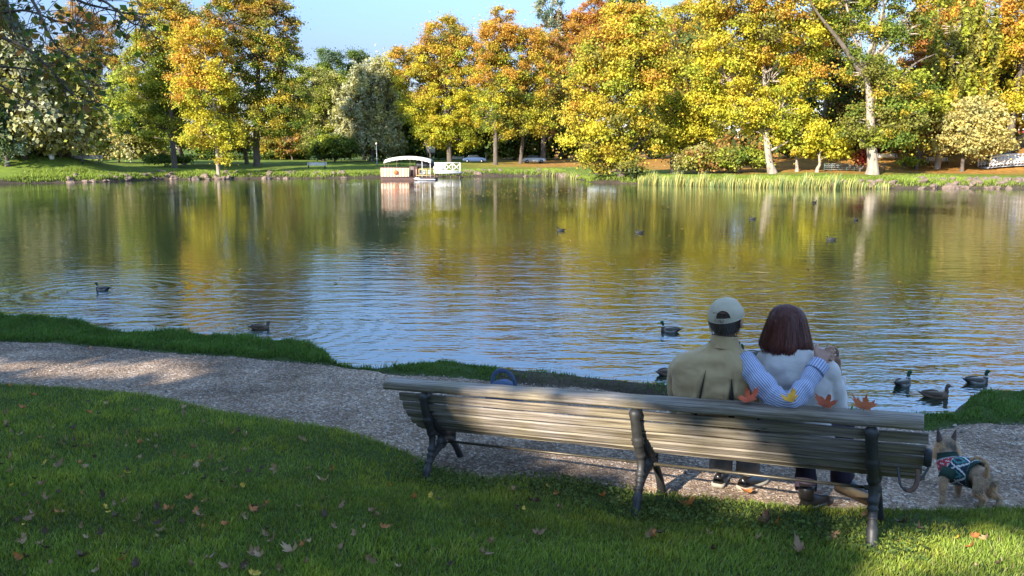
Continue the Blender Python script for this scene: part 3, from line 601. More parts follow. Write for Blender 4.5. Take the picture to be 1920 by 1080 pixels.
# curved back: slat centres (y,z) and tilt
slats = [(.000, -.101, 84), (.012, -.165, 77), (.034, -.225, 68), (.064, -.281, 56), (.102, -.326, 42)]
mb = MB(); x0, x1 = .10, BL-.0
def slat(mb, y, z, ang, wd=.056, th=.022, a=None, b=None, rnd=.006):
    a = x0 if a is None else a; b = x1 if b is None else b
    ca, sa = math.cos(math.radians(ang)), math.sin(math.radians(ang))
    pr = [(-wd/2+rnd, -th/2), (wd/2-rnd, -th/2), (wd/2, -th/2+rnd), (wd/2, th/2-rnd), (wd/2-rnd, th/2), (-wd/2+rnd, th/2), (-wd/2, th/2-rnd), (-wd/2, -th/2+rnd)]
    rings = []
    for i in range(31):
        x = a+(b-a)*i/30
        rings.append([Vector((x, y+p*ca-q*sa*1, z-(p*sa+q*ca)*1+.0012*math.sin(i*1.3+y*90))) for p, q in pr])
    mb.ring_loft(rings)
for i, (y, z, an) in enumerate(slats): slat(mb, y, z, an, .055 if i < 4 else .047, a=x0+.012*i+RS.uniform(-.004, .004), b=x1-.01*i+.02)
slat(mb, .135, -.347, 20, .035, .026, a=x0+.06)
mb.build('backrest', M['wood'], bench, smooth=False)
mb = MB()
for i in range(6): slat(mb, .19+.062*i, -.352+.010*math.sin(i*.6)+.004*i, -4+i*1.5, .054, .024, a=x0+.06, b=x1)
mb.build('seat', M['wood'], bench, smooth=False)
def support(u):
    mb = MB(); q = lambda y, z: Vector((u, y, z))
    # turned back post with rings
    pts = [(-.032, -.065), (-.045, -.10), (-.038, -.16), (-.030, -.20), (-.018, -.26), (-.002, -.31), (.012, -.35), (.010, -.40), (-.008, -.45), (-.030, -.50), (-.062, -.555), (-.10, -.62), (-.15, -.74)]
    cp = catmull([q(*p) for p in pts], 5); n = len(cp); rr = []
    for i in range(n):
        t = i/(n-1); r = .028+.004*math.sin(t*7)
        for c0, am, wd in ((.04, .012, .04), (.30, .010, .012), (.335, .010, .012), (.46, .009, .012), (.49, .010, .012), (.66, .012, .014), (.72, .010, .012), (.86, .006, .02)):
            r += am*math.exp(-((t-c0)/wd)**2)
        if t > .9: r += .004
        rr.append((r*.9, r*.9))
    mb.tube(cp, rr, 14)
    mb.blob(q(-.035, -.078), (.036, .034, .030))
    # curved bracket under the slats following the back
    ins = catmull([q(.022, -.07), q(.030, -.16), q(.052, -.24), q(.088, -.31), (u, .14, -.375), q(.22, -.395), q(.38, -.385), q(.52, -.36)], 5)
    mb.tube(ins, interp([.022, .026, .03, .036, .034, .026, .022, .016], len(ins)), 8)
    # cross leg and front leg
    cr = catmull([q(-.06, -.53), q(.02, -.485), q(.10, -.445), q(.17, -.41), q(.24, -.375)], 5); mb.tube(cr, interp([.024, .022, .03, .024, .02], len(cr)), 10)
    fr = catmull([q(.13, -.415), q(.21, -.44), q(.27, -.50), q(.325, -.60), q(.37, -.74)], 5); mb.tube(fr, interp([.03, .024, .022, .024, .03], len(fr)), 10)
    fr = catmull([q(.26, -.38), q(.265, -.42), q(.255, -.46)], 4); mb.tube(fr, .02, 8)
    mb.blob(q(.12, -.43), (.035, .05, .05))
    rg = [q(.055+.045*math.cos(a), -.405+.045*math.sin(a)) for a in np.linspace(0, 6.28, 18)]; mb.tube(rg, .012, 6)
    mb.build('leg', M['iron'], bench)
US = [.32, 1.765, 2.985]
for u in US: support(u)
for a, b in ((US[0], US[1]), (US[1], US[2])):
    mb = MB(); mb.tube([(a, .13, -.43), (b, .13, -.43)], .0085, 8)
    for u in (a+.03, b-.03): mb.tube([(u-.02, .13, -.43), (u+.02, .13, -.43)], .014, 8)
    m_ = simple('rod_iron_%d' % int(a*10), (.10, .085, .06), .4, .3, 20, .1, metal=.5); mb.build('stretcher', m_, bench)
# ------------------------------------------------------------------ grass
def blades(P, h, wdt, col, lean=.5, segs=2):
    n = len(P); an = RS.rand(n)*6.283; T_ = np.stack([np.cos(an), np.sin(an), np.zeros(n)], -1)
    la = RS.rand(n)*6.283; Ld = np.stack([np.cos(la), np.sin(la), np.zeros(n)], -1)*(h*RS.uniform(.1, 1, n)*lean)[:, None]
    Ld[:, 0] += h*.15
    up = np.array([0, 0, 1.0])*h[:, None]; ww = wdt[:, None]
    a = P-T_*ww; b = P+T_*ww; m0 = P+up*.55+Ld*.35; c = m0+T_*ww*.7; d = m0-T_*ww*.7; t = P+up*.95+Ld
    V = np.stack([a, b, c, d, t], 1).reshape(-1, 3); i = np.arange(n)[:, None]*5
    Q = i+np.array([0, 1, 2, 3]); TR = i+np.array([3, 2, 4])
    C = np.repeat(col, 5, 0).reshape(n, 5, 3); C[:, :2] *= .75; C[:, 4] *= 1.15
    return V, [Q, TR], C.reshape(-1, 3)
def lawn():
    Ps = []
    # area in view, density falling with distance
    for (x0_, x1_, y0_, y1_, dens) in ((-2.7, 2.8, 1.9, 3.2, 16000), (-3.8, 5.0, 3.2, 4.4, 12500), (-5.8, 6.2, 4.4, 6.0, 6500), (-6.5, -1.0, 6.0, 8.4, 4200), (-9, -1, 8.4, 13, 0)):
        n = int((x1_-x0_)*(y1_-y0_)*dens)
        if n: Ps.append(np.stack([RS.uniform(x0_, x1_, n), RS.uniform(y0_, y1_, n)], -1))
    P = np.concatenate(Ps); X, Y = P[:, 0], P[:, 1]
    Z, sg, dl, dg = HT(X, Y); n1 = fbm(X, Y, 3.0, 31); n2 = fbm(X, Y, 9.0, 32)
    inv = np.abs(X/np.maximum(Y, .1)) < 1.15
    k = (dl > np.maximum(.004, .02+.07*n2+.06*RS.normal(size=len(X)))) & inv
    X, Y, Z, n1, n2, dl = [a[k] for a in (X, Y, Z, n1, n2, dl)]; n = len(X)
    # trodden soil along the bench feet
    bare = np.exp(-((dl-.28)/.22)**2)*((X > .1) & (X < 2.4))
    k = RS.rand(n) > .62*bare; X, Y, Z, n1, n2, dl, bare = [a[k] for a in (X, Y, Z, n1, n2, dl, bare)]; n = len(X)
    h = (.030+.009*n1+.007*n2)*RS.uniform(.55, 1.35, n); h = np.clip(h, .012, .09)
    h *= 1+.5*np.exp(-(dl/.08)**2)-.3*bare
    col = np.array([.185, .25, .038])*(1+.40*n1[:, None])+np.array([.12, .085, .005])*np.clip(n2+.6*fbm(X, Y, 1.3, 41), 0, 1)[:, None]
    col = col*RS.uniform(.6, 1.4, n)[:, None]; dry = RS.rand(n) < .07; col[dry] = np.array([.30, .26, .11])*RS.uniform(.6, 1.2, dry.sum())[:, None]
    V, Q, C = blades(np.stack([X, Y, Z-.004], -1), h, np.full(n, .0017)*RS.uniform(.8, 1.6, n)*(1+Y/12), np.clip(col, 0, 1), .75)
    o = mesh_np('lawn_grass', V, Q, C, False, M['grass']); tag(o, 'short green lawn grass on the slope in the foreground', 'grass', kind='stuff')
    # strip on the bank
    n = 260000; X = RS.uniform(-8.2, 5.4, n); Y = np.interp(X, LX, LY)+RS.uniform(-1.3, .45, n)
    Z, sg, dl, dg = HT(X, Y); n1 = fbm(X, Y, 3, 33); n2 = fbm(X, Y, 10, 34)
    gp = np.ones(n)
    xr = X/Y
    bareb = ((xr > -.182) & (xr < -.152)) | ((xr > -.02) & (xr < .525) & (RS.rand(n) < .90)) 
    k = (dg > np.maximum(.015, .03+.05*n2+.02*RS.rand(n))) & (sg > .62) & ~(bareb & (n1+.8*RS.normal(size=n) < 1.0)) & (np.abs(xr) < .75)
    X, Y, Z, n1, n2, sg = [a[k] for a in (X, Y, Z, n1, n2, sg)]; n = len(X)
    h = np.clip((.045+.02*n1+.012*n2)*np.where(xr[k] > -.15, .6, 1.0)*(1+.55*np.exp(-((sg-.8)/.14)**2)*(n2 > -.1))*RS.uniform(.5, 1.4, n), .015, .11)
    col = np.array([.09, .175, .028])*(1+.25*n1[:, None])*RS.uniform(.6, 1.4, n)[:, None]; dry = RS.rand(n) < .05; col[dry] = np.array([.20, .18, .07])
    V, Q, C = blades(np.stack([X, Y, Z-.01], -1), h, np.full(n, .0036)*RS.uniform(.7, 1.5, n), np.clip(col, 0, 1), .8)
    o = mesh_np('bank_grass', V, Q, C, False, M['grass']); tag(o, 'longer grass along the water edge beyond the path', 'grass', kind='stuff')
    # broad-leaved weeds under the bench
    n = 5200; u = RS.uniform(.2, 3.3, n); y = RS.uniform(-.25, .18, n)
    X = P0.x+BU.x*u+BV.x*y; Y = P0.y+BU.y*u+BV.y*y; Z, sg, dl, dg = HT(X, Y); n2 = fbm(X, Y, 8, 3)
    k = (dl > .06) & (n2+RS.normal(size=n)*.5 > -.3); X, Y, Z = X[k], Y[k], Z[k]; n = len(X)
    Pp = np.stack([X, Y, Z+RS.uniform(.005, .06, n)], -1); N = RS.normal(size=(n, 3))*.5+np.array([0, -.2, 1])
    V, Q, C = leaf_cards(Pp, N, RS.uniform(.010, .026, n), np.array([.10, .15, .035])*RS.uniform(.4, 1.6, n)[:, None])
    o = mesh_np('ground_weeds', V, Q, C, False, M['leaf']); tag(o, 'broad leaved weeds and clover under the bench', 'weeds', kind='stuff')
    # far bank grass and reeds
    n = 70000; t = RS.rand(n)*(len(FAR)-1); i = t.astype(int); fr = (t-i)[:, None]; FA = np.array(FAR)
    q = FA[i]*(1-fr)+FA[np.minimum(i+1, len(FAR)-1)]*fr; q += np.stack([RS.normal(size=n)*.3, RS.uniform(.2, 6.5, n)**1.0], -1)
    Z, sg, dl, dg = HT(q[:, 0], q[:, 1]); k = sg > .35+.4*fbm(q[:, 0], q[:, 1], .8, 5); q, Z = q[k], Z[k]; n = len(q); nn = fbm(q[:, 0], q[:, 1], .5, 77)
    col = np.array([.20, .26, .035])*(1+.3*nn[:, None])*RS.uniform(.6, 1.4, n)[:, None]
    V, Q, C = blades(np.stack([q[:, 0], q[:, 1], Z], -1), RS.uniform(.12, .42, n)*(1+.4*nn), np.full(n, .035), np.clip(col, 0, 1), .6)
    o = mesh_np('far_bank_grass', V, Q, C, False, M['grass']); tag(o, 'sunlit rough grass along the far bank', 'grass', kind='stuff')
    ps, hs = [], []
    for (xa, xb, nn_, hh) in ((1195, 1320, 900, .95), (1320, 1480, 1300, .8), (1480, 1600, 700, .95), (1600, 1660, 200, .6), (1015, 1080, 150, .7)):
        for _ in range(nn_):
            px = RS.uniform(xa, xb); s_ = float(np.interp(px, [a for a, b in _far], [b for a, b in _far])); p = lz(px, s_, 0)
            ps.append((p.x, p.y+RS.uniform(-1.3, 1.2), 0)); hs.append(hh*RS.uniform(.5, 1.25)*(1.35 if math.sin(px*.13) > .5 else .9))
    P = np.array(ps); n = len(P); col = np.array([.46, .42, .12])*RS.uniform(.5, 1.3, n)[:, None]; g = RS.rand(n) < .35; col[g] = np.array([.16, .25, .09])
    V, Q, C = blades(P, np.array(hs)*1.15, np.full(n, .035), col, .22)
    o = mesh_np('reeds', V, Q, C, False, M['grass']); tag(o, 'pale green reeds standing in the shallows of the far bank', 'reeds', kind='stuff')
lawn()
# ------------------------------------------------------------------ people
M['skin'] = simple('skin', (.36, .20, .145), .5, .08, 30, .15, .001)
M['khaki'] = simple('khaki_cotton', (.46, .325, .17), .85, .10, 5, .35, .004, spec=.2, sheen=.2, bscale=14)
M['cap'] = simple('cap_cotton', (.48, .42, .31), .85, .08, 12, .3, .002, spec=.2, bscale=160)
M['darkmesh'] = simple('dark_mesh_lining', (.025, .022, .02), .8, .5, 220, .5)
M['sweater'] = simple('cream_knit', (.58, .55, .53), .95, .07, 9, .8, .003, spec=.1, sheen=.3, bscale=150)
M['jeans'] = simple('dark_denim', (.022, .03, .048), .85, .3, 18, .4, .003, spec=.2)
M['cuff'] = simple('denim_turn_up', (.20, .19, .19), .9, .2, 18, .4, .003, spec=.2)
M['purple'] = simple('dark_plum_trousers', (.03, .022, .036), .85, .25, 14, .4, .003, spec=.2)
M['blacklth'] = simple('black_leather', (.012, .011, .011), .28, .3, 20, .25, .002)
M['sole'] = simple('pale_rubber_sole', (.30, .27, .22), .8, .15, 30, .2)
M['tansole'] = simple('worn_tan_sole', (.20, .15, .09), .8, .35, 12, .2)
def hairmat(name, c, hi):
    m = NM(name); co = m.coord('Object', (1, 1, .06)); n = m.noise(co, 160, 3, .6)
    m.l(m.ramp(n, [(.3, c), (.75, hi)]), m.b.inputs['Base Color']); m.b.inputs['Roughness'].default_value = .42
    m.l(m.bump(n, .6, .003), m.b.inputs['Normal']); return m.m
M['auburn'] = hairmat('auburn_hair', (.05, .011, .009), (.19, .05, .03))
M['brownhair'] = hairmat('dark_brown_hair', (.02, .013, .009), (.06, .038, .025))
# striped shirt: stripes run along the sleeve (uv.x round the arm is stored in colour attribute)
M['stripe'] = vcol('striped_shirt', .85, 60, .06, .15)
def frame(px, D):
    p = at(px, 700, D); rz = math.atan2(BU.y, BU.x)
    return Matrix.Translation((p.x, p.y, ZP)) @ Matrix.Rotation(rz, 4, 'Z')
def torso(prof, n=40, noise=.004, seed=1, z_off=0, grow=0.0, power=2.3, slope=0):
    """prof rows: z, cx, cy, a, b ; returns surf(theta,zt) with theta=0 to the right, -pi/2 the back"""
    zs = [p[0] for p in prof]
    def surf(th, z, off=0.0):
        cx, cy, a, b = [float(np.interp(z, zs, [p[k] for p in prof])) for k in (1, 2, 3, 4)]
        c, s = math.cos(th), math.sin(th); q = (abs(c)**power+abs(s)**power)**(-1/power)
        w_ = noise*(math.sin(z*31+th*3+seed)+.7*math.sin(z*57-th*5+seed*2)+.5*math.sin(th*9+z*20))
        return Vector((cx+(a+grow+off+w_)*c*q, cy+(b+grow+off+w_)*s*q, z+slope*c*(a)))
    return surf
def torso_rings(surf, z0, z1, nz=26, n=48):
    return [[surf(2*math.pi*j/n, z0+(z1-z0)*i/(nz-1)) for j in range(n)] for i in range(nz)]
def head(mb, c, yaw=0, pitch=0, s=1.0):
    R = Matrix.Rotation(yaw, 3, 'Z') @ Matrix.Rotation(pitch, 3, 'X')
    def fn(p):
        q = p.copy(); t = q.z/(.118*s)
        if t < 0: q.x *= 1-.18*t*t; q.y = q.y*(1-.10*t*t)+.008*s*(-t)
        if q.y < 0: q.y *= 1.04
        return q
    mb.blob(c, (.076*s, .094*s, .118*s), R, 22, 16, fn=fn)
    P = lambda x, y, z: Vector(c)+R @ Vector((x*s, y*s, z*s))
    mb.tube([P(0, .085, .02), P(0, .108, -.022), P(0, .09, -.034)], [.008*s, .013*s, .008*s], 8)      # nose
    mb.blob(P(0, .082, -.06), (.022*s, .012*s, .006*s), R); mb.blob(P(0, .080, -.070), (.020*s, .012*s, .006*s), R)
    mb.blob(P(0, .07, -.098), (.028*s, .02*s, .018*s), R)
    for sx in (-1, 1):
        mb.blob(P(sx*.031, .08, .012), (.013*s, .010*s, .010*s), R); mb.tube([P(sx*.012, .092, .028), P(sx*.048, .082, .028)], .007*s, 6)
        mb.blob(P(sx*.091, -.006, -.008), (.008*s, .018*s, .031*s), R); mb.blob(P(sx*.086, .0, -.03), (.008*s, .010*s, .010*s), R)
def finger(mb, pts, r=.0085): mb.tube(catmull(pts, 3), interp([r*1.1, r, r*.95, r*.7], 3*(len(pts)-1)+1), 8); mb.blob(pts[-1], r*.75, nu=8, nv=6)
def shoe(parent, heel, d, upper, solem, Lh=.27, wd=.048, hi=.075, boot=0, roll=0, pitch=0, names=('shoe', 'sole')):
    d = Vector(d); d.z = 0; d.normalize(); side = Vector((d.y, -d.x, 0)); up = Vector((0, 0, 1))
    Rr = Matrix.Rotation(roll, 3, d) @ Matrix.Rotation(pitch, 3, side)
    h = Vector(heel); P = lambda f, s_, z: h+Rr @ (d*f*Lh+side*s_+up*z)
    rings, sr = [], []
    for f, w_, t in ((-.04, .55, .8), (0, .8, 1.0), (.12, .92, 1.05), (.28, .85, 1.0), (.42, .88, .82), (.6, 1.0, .62), (.78, 1.0, .5), (.92, .78, .42), (1.0, .42, .3)):
        rings.append([P(f, wd*w_*math.cos(a)*(1-.25*max(0, math.sin(a))), .022+hi*t*max(0, math.sin(a))**.8 if math.sin(a) > 0 else .018) for a in np.linspace(0, 2*math.pi, 19)[:-1]])
        sr.append([P(f+(.02 if f > .5 else -.02), wd*w_*1.1*x, z) for x, z in ((-1, .0), (1, .0), (1.02, .024), (-1.02, .024))])
    mb = MB(); mb.ring_loft(rings)
    if boot: mb.tube([P(.06, 0, .05), P(.08, 0, .11), P(.1, 0, .17), P(.1, 0, boot)], [(.05, .045), (.043, .042), (.047, .047), (.05, .05)], 14)
    o = mb.build(names[0], upper, parent, sub=1, disp=(.006, .03) if boot else None); m2 = MB(); m2.ring_loft(sr); m2.build(names[1], solem, o)
    return o
def stripes(mb_pts, rad, nseg, period, ca, cb, cc):
    """sleeve loft with fine stripes running down its length"""
    mb = MB(); mb.tube(mb_pts, rad, nseg); n = nseg
    for i in range(len(mb.v)):
        j = i % n; k = j % period
        mb.c[i] = ca if k == 0 else (cc if k == period//2 else cb)
    return mb
# ---- man
MWm = frame(1337, 4.55); inv_m = MWm.inverted()
def lm(px, py, D): return inv_m @ at(px, py, D)
prof_m = [(.30, .02, .09, .21, .12), (.40, .02, .07, .215, .125), (.52, .02, .03, .22, .130), (.64, .02, 0, .232, .130), (.74, .022, 0, .250, .128), (.82, .026, .0, .262, .122), (.865, .03, .005, .252, .110), (.90, .034, .01, .205, .10), (.93, .038, .02, .135, .088), (.96, .044, .027, .094, .078), (1.0, .050, .032, .072, .070), (1.015, .050, .034, .066, .068)]
hc_m = lm(1368, 594, 4.60); hc_m.y = .045+.0
sf = torso(prof_m, noise=.0, grow=-.02)
mb = MB(); mb.ring_loft(torso_rings(sf, .33, .96))
mb.tube([(.035, .03, .90), (hc_m.x*.8, .035, .98), (hc_m.x, hc_m.y-.005, hc_m.z-.05)], [.06, .054, .055], 16)
head(mb, hc_m, -.12, .12, 1.02)
# right arm and hand
arm = [lm(1400, 683, 4.47), lm(1422, 716, 4.34), lm(1450, 744, 4.26), lm(1484, 750, 4.20), lm(1508, 722, 4.22), lm(1530, 692, 4.25), lm(1538, 680, 4.27)]
mb.tube(catmull(arm, 4), interp([.05, .048, .042, .04, .036, .03, .026], 25), 12)
wr = lm(1536, 684, 4.26); pc = lm(1541, 666, 4.28)
mb.tube([wr, wr.lerp(pc, .5), pc, lm(1545, 657, 4.30)], [(.022, .030), (.018, .038), (.016, .042), (.014, .038)], 12, ref=(0, 1, .3))
for q in range(4):
    b = lm(1549-q*1.0, 655+q*6.5, 4.28); m1 = lm(1556-q*.4, 650+q*7.5, 4.285); m2 = lm(1562-q, 653+q*8.0, 4.32); m3 = lm(1562-q*1.5, 659+q*7.5, 4.36)
    finger(mb, [b, m1, m2, m3], .0098-.0006*q)
finger(mb, [lm(1533, 672, 4.27), lm(1529, 660, 4.28), lm(1531, 650, 4.30), lm(1534, 644, 4.33)], .0105)
# left arm, hand on the thigh
larm = [Vector((-.18, .04, .84)), Vector((-.20, .10, .72)), Vector((-.19, .16, .60)), Vector((-.17, .30, .53)), Vector((-.12, .38, .52))]
mb.tube(catmull(larm, 4), interp([.05, .046, .04, .032, .026], 17), 12); mb.tube([(-.12, .38, .52), (-.11, .43, .52), (-.10, .46, .51)], [(.022, .03), (.016, .04), (.014, .038)], 12)
for q in range(4): finger(mb, [(-.125+.018*q, .46, .512), (-.125+.018*q, .49, .512), (-.125+.018*q, .512, .505), (-.125+.018*q, .525, .49)])
finger(mb, [(-.08, .42, .515), (-.06, .445, .512), (-.055, .465, .505), (-.05, .475, .50)], .009)
# legs
fl = inv_m @ lz(1347, 905, ZP+.02); fr_ = inv_m @ lz(1398, 912, ZP+.02)
legs_m = []
for sx, ft in ((-1, fl), (1, fr_)):
    an = ft+Vector((0, .04, .10)); kn = Vector((ft.x*.6+sx*.08, .50, .46))
    L_ = [Vector((sx*.09, .03, .40)), Vector((sx*.10, .25, .43)), kn, kn.lerp(an, .35)+Vector((0, .0, 0)), kn.lerp(an, .7), an]; legs_m.append((L_, ft, an))
    mb.tube(catmull(L_, 4), interp([.085, .07, .055, .052, .042, .035], 21), 12); mb.tube([an, an+Vector((0, .05, -.05)), an+Vector((0, .16, -.065))], [.033, .035, .02], 10)
man = mb.build('person', M['skin'], None, remesh=.006, smoothmod=3)
man.matrix_world = MWm; tag(man, 'man in a khaki vest and pale cap sitting with his arm round the woman', 'person')
# vest
sv = torso(prof_m, noise=.0035, grow=.004, seed=2)
def vest_surf(th, z, off=0):
    # box pleats open beside the spine
    p = sv(th, z, off); return p
mb = MB(); rings = []
nz, n = 70, 180
TB = -math.pi/2
for i in range(nz):
    z = .365+(.985-.365)*i/(nz-1); rg = []
    for j in range(n):
        th = 2*math.pi*j/n; o_ = 0
        x = sv(th, z).x; back = math.sin(th) < 0
        if back:
            lo = sstep((.86-z)/.10)*(1+.6*sstep((.6-z)/.2))
            pl1 = -.010-.085*max(0, (.85-z))/.45; pl2 = .135+.0*z
            for c0 in (pl1, pl2):
                d_ = (x-c0); o_ -= .020*float(lo)*math.exp(-(d_/.008)**2); o_ += .008*float(lo)*math.exp(-((abs(d_)-.022)/.012)**2)
            o_ += .0025*math.exp(-((z-.835+.02*math.sin(x*8))/.006)**2)+.003*math.sin(z*22+x*14)*float(sstep((.8-z)/.2))
            o_ += .006*math.sin((x*.8+z)*38)*math.exp(-((x-.17)/.05)**2)
        rg.append(sv(th, z, o_))
    rings.append(rg)
mb.ring_loft(rings, caps=(True, False))
# armhole shoulders
mb.tube(catmull([(-.10, .01, .80), (-.15, .012, .825), (-.195, .03, .79), (-.215, .07, .70), (-.212, .09, .60), (-.205, .10, .50)], 5), interp([.055, .068, .074, .072, .066, .06], 26), 20)
mb.tube(catmull([(.13, .01, .885), (.185, .0, .862), (.215, -.01, .83)], 5), interp([.055, .062, .055], 11), 18)
vest = mb.build('vest', M['khaki'], man, disp=(.018, .075))
mb = MB(); cr_ = [[Vector((.050+(r_)*math.cos(a), .032+(r_+.004)*math.sin(a), z+.022-.010*math.sin(a))) for a in np.linspace(0, 6.2832, 33)[:-1]] for r_, z in ((.088, .935), (.080, .955), (.075, .985), (.074, 1.003), (.070, 1.004), (.070, .96))]
mb.ring_loft(cr_, caps=(False, False)); mb.build('collar', M['khaki'], vest, sub=1)
for (x0_, x1_, za, zb, wd) in ((-.010, -.100, .85, .36, .009), (.134, .136, .82, .36, .019)):
    mb = MB(); rg = []
    for i in range(24):
        t = i/23; z = za+(zb-za)*t; xc = x0_+(x1_-x0_)*t+.006*math.sin(t*5); w_ = wd*(.12+.88*math.sin(min(1, t*1.25)*1.6))
        row = []
        for s_ in (-1, -.4, .4, 1):
            x = xc+w_*s_-.02; zz = z
            a = float(np.interp(z, [p[0] for p in prof_m], [p[3] for p in prof_m])); b = float(np.interp(z, [p[0] for p in prof_m], [p[4] for p in prof_m]))
            y = -(b+.014)*(1-min(.98, abs(x/(a+.004)))**2.3)**(1/2.3)-.0015
            row.append(Vector((x+.02, y+float(np.interp(z, [p[0] for p in prof_m], [p[2] for p in prof_m])), zz)))
        rg.append(row)
    mb.ring_loft(rg, caps=(False, False), closed=False); mb.build('vent', M['darkmesh'], vest, solid=.002)
# shirt sleeve
ca, cb, cc = (.07, .09, .21), (.34, .40, .60), (.64, .67, .76)
sl_p = catmull([lm(1396, 676, 4.46), lm(1410, 696, 4.38), lm(1430, 722, 4.29), lm(1452, 745, 4.24), lm(1482, 756, 4.19), lm(1503, 733, 4.205), lm(1522, 707, 4.23), lm(1537, 686, 4.25)], 9)
sr_ = interp([.062, .068, .070, .068, .066, .060, .052, .045], len(sl_p)); sr2 = []
for i, r in enumerate(sr_):
    t = i/len(sr_); wv = .002*math.sin(i*1.25)+.003*math.sin(i*.7+1)
    sr2.append((r+wv, (r+wv)*.82))
mb = stripes(sl_p, sr2, 160, 5, ca, cb, cc)
sh = mb.build('shirt', M['stripe'], man, disp=(.022, .07))
mb = stripes(catmull([lm(1527, 697, 4.24), lm(1533, 689, 4.25), lm(1538, 682, 4.26)], 4), [.052]*9, 132, 6, ca, cb, cc); mb.build('cuff', M['stripe'], sh)
mb = stripes(catmull([Vector(p)+Vector((-.004, -.006, 0)) for p in larm[:4]], 6), interp([.06, .058, .054, .045], 19), 96, 6, ca, cb, cc); mb.build('left_sleeve', M['stripe'], sh)
# hair and cap
mb = MB(); rings = []
for i in range(14):
    z = -.070+.125*i/13; rg = []
    for j in range(60):
        th = math.radians(-200+220*j/59); r = 1.0+(.02*math.sin(th*23)+.015*math.sin(th*41+i))*(1 if i < 5 else .5); k = 1.10-.22*max(0, (-z-.02)/.05)
        zz = z+.006*math.sin(th*31)*(i == 0)+.010*abs(math.cos(th))*(i < 3)
        rg.append(hc_m+Vector((.080*k*r*math.cos(th), .097*k*r*math.sin(th), zz)))
    rings.append(rg)
mb.ring_loft(rings, caps=(False, False), closed=False)
for i in range(900):
    th = math.radians(RS.uniform(-185, 5)); z = RS.uniform(-.065, .03); k = 1.12-.22*max(0, (-z-.02)/.05)
    p = hc_m+Vector((.080*k*math.cos(th), .097*k*math.sin(th), z)); q = p+Vector((.004*math.cos(th), .004*math.sin(th), -.022)); t_ = Vector((-math.sin(th), math.cos(th), 0))*.0011
    mb.add([p-t_, p+t_, q], [(0, 1, 2)])
mb.build('hair', M['brownhair'], man, solid=0)
capo = MB(); Rc = Matrix.Rotation(-.10, 3, 'Y') @ Matrix.Rotation(.17, 3, 'X'); cc_ = hc_m+Vector((0, .004, .028)); nu, nv = 120, 30
def cp(th, v, off=0.0):
    ph = v*math.pi/2; r = math.cos(ph)**.72; z = math.sin(ph)*.104
    seam = -.0016*math.exp(-((((th+math.pi/2+.0)/(math.pi/3)) % 1-.0)*12)**2)
    pinch = .004*math.sin(v*9+th*2)*(v < .8)
    return cc_+Rc @ Vector(((.098+off+seam+pinch*.5)*r*math.cos(th), (.116+off+seam+pinch*.4)*r*math.sin(th), z-.012+off*.5))
idx = {}
vs, fs = [], []
def inarch(th, v):
    d_ = ((th-TB+math.pi) % (2*math.pi)-math.pi)-.10; return v > .16 and (abs(d_)/.42)**2.4+((v-.16)/.30)**2 < 1
for i in range(nv+1):
    for j in range(nu): vs.append(cp(2*math.pi*j/nu, min(.999, i/nv)))
for i in range(nv):
    for j in range(nu):
        if not inarch(2*math.pi*(j+.5)/nu, (i+.5)/nv): fs.append((i*nu+j, i*nu+(j+1) % nu, (i+1)*nu+(j+1) % nu, (i+1)*nu+j))
capo.add(vs, fs)
cap = capo.build('cap', M['cap'], man, solid=.0022)
mb = MB(); arc = []
for t in np.linspace(0, math.pi, 26): 
    d_ = .44*math.cos(t); v = .16+.31*math.sin(t)**.85; arc.append(cp(TB+.10+d_, v, .001))
mb.tube(arc, .0028, 6); mb.tube([cp(a, .012, .001) for a in np.linspace(0, 6.2832, 60)], .0024, 6, caps=(False, False))
mb.tube([cp(TB+.1+x, .155, .0015) for x in np.linspace(-.42, .42, 14)], .0022, 6)
for k_ in range(6): mb.tube([cp(TB+.1+math.pi/6+k_*math.pi/3, v, .0008) for v in np.linspace(.02 if k_ not in () else .5, .98, 12)], .0011, 5)
mb.blob(cp(0, .999), (.007, .007, .004)); mb.build('piping', M['cap'], cap)
mb = MB(); rings = []
for i in range(8):
    f = i/7; rings.append([cc_+Rc @ Vector((.082*math.cos(a)*(1-.1*f), .095+.075*f*math.sin(a)**.7+.0, -.010-.018*f*f+.0)) for a in np.linspace(.15, math.pi-.15, 16)])
mb.ring_loft(rings, caps=(False, False), closed=False); mb.build('brim', M['cap'], cap, solid=.004)
# trousers and shoes
mb = MB()
for L_, ft, an in legs_m:
    L2 = L_[:-1]+[an+Vector((0, -.0, .045))]
    c_ = catmull(L2, 5); r_ = interp([.10, .088, .075, .072, .066, .064], len(c_)); mb.tube(c_, [r+.004*math.sin(i*1.7) for i, r in enumerate(r_)], 20)
mb.blob((0, .10, .40), (.18, .13, .075))
tr = mb.build('trousers', M['jeans'], man, disp=(.010, .06))
for L_, ft, an in legs_m:
    mb = MB(); a_ = an+Vector((0, .005, .09)); mb.tube([a_, an+Vector((0, 0, .03)), an+Vector((0, -.004, -.022)), an+Vector((0, -.004, -.027))], [(.069, .072), (.072, .074), (.070, .074), (.05, .05)], 20); mb.build('turn_up', M['cuff'], tr, disp=(.012, .05))
shoe(man, fl+Vector((0, -.02, -.02)), (-.05, 1, 0), M['blacklth'], M['sole'], .24, .042, .06)
shoe(man, fr_+Vector((-.02, -.02, -.02)), (.45, 1, 0), M['blacklth'], M['sole'], .24, .044, .06)
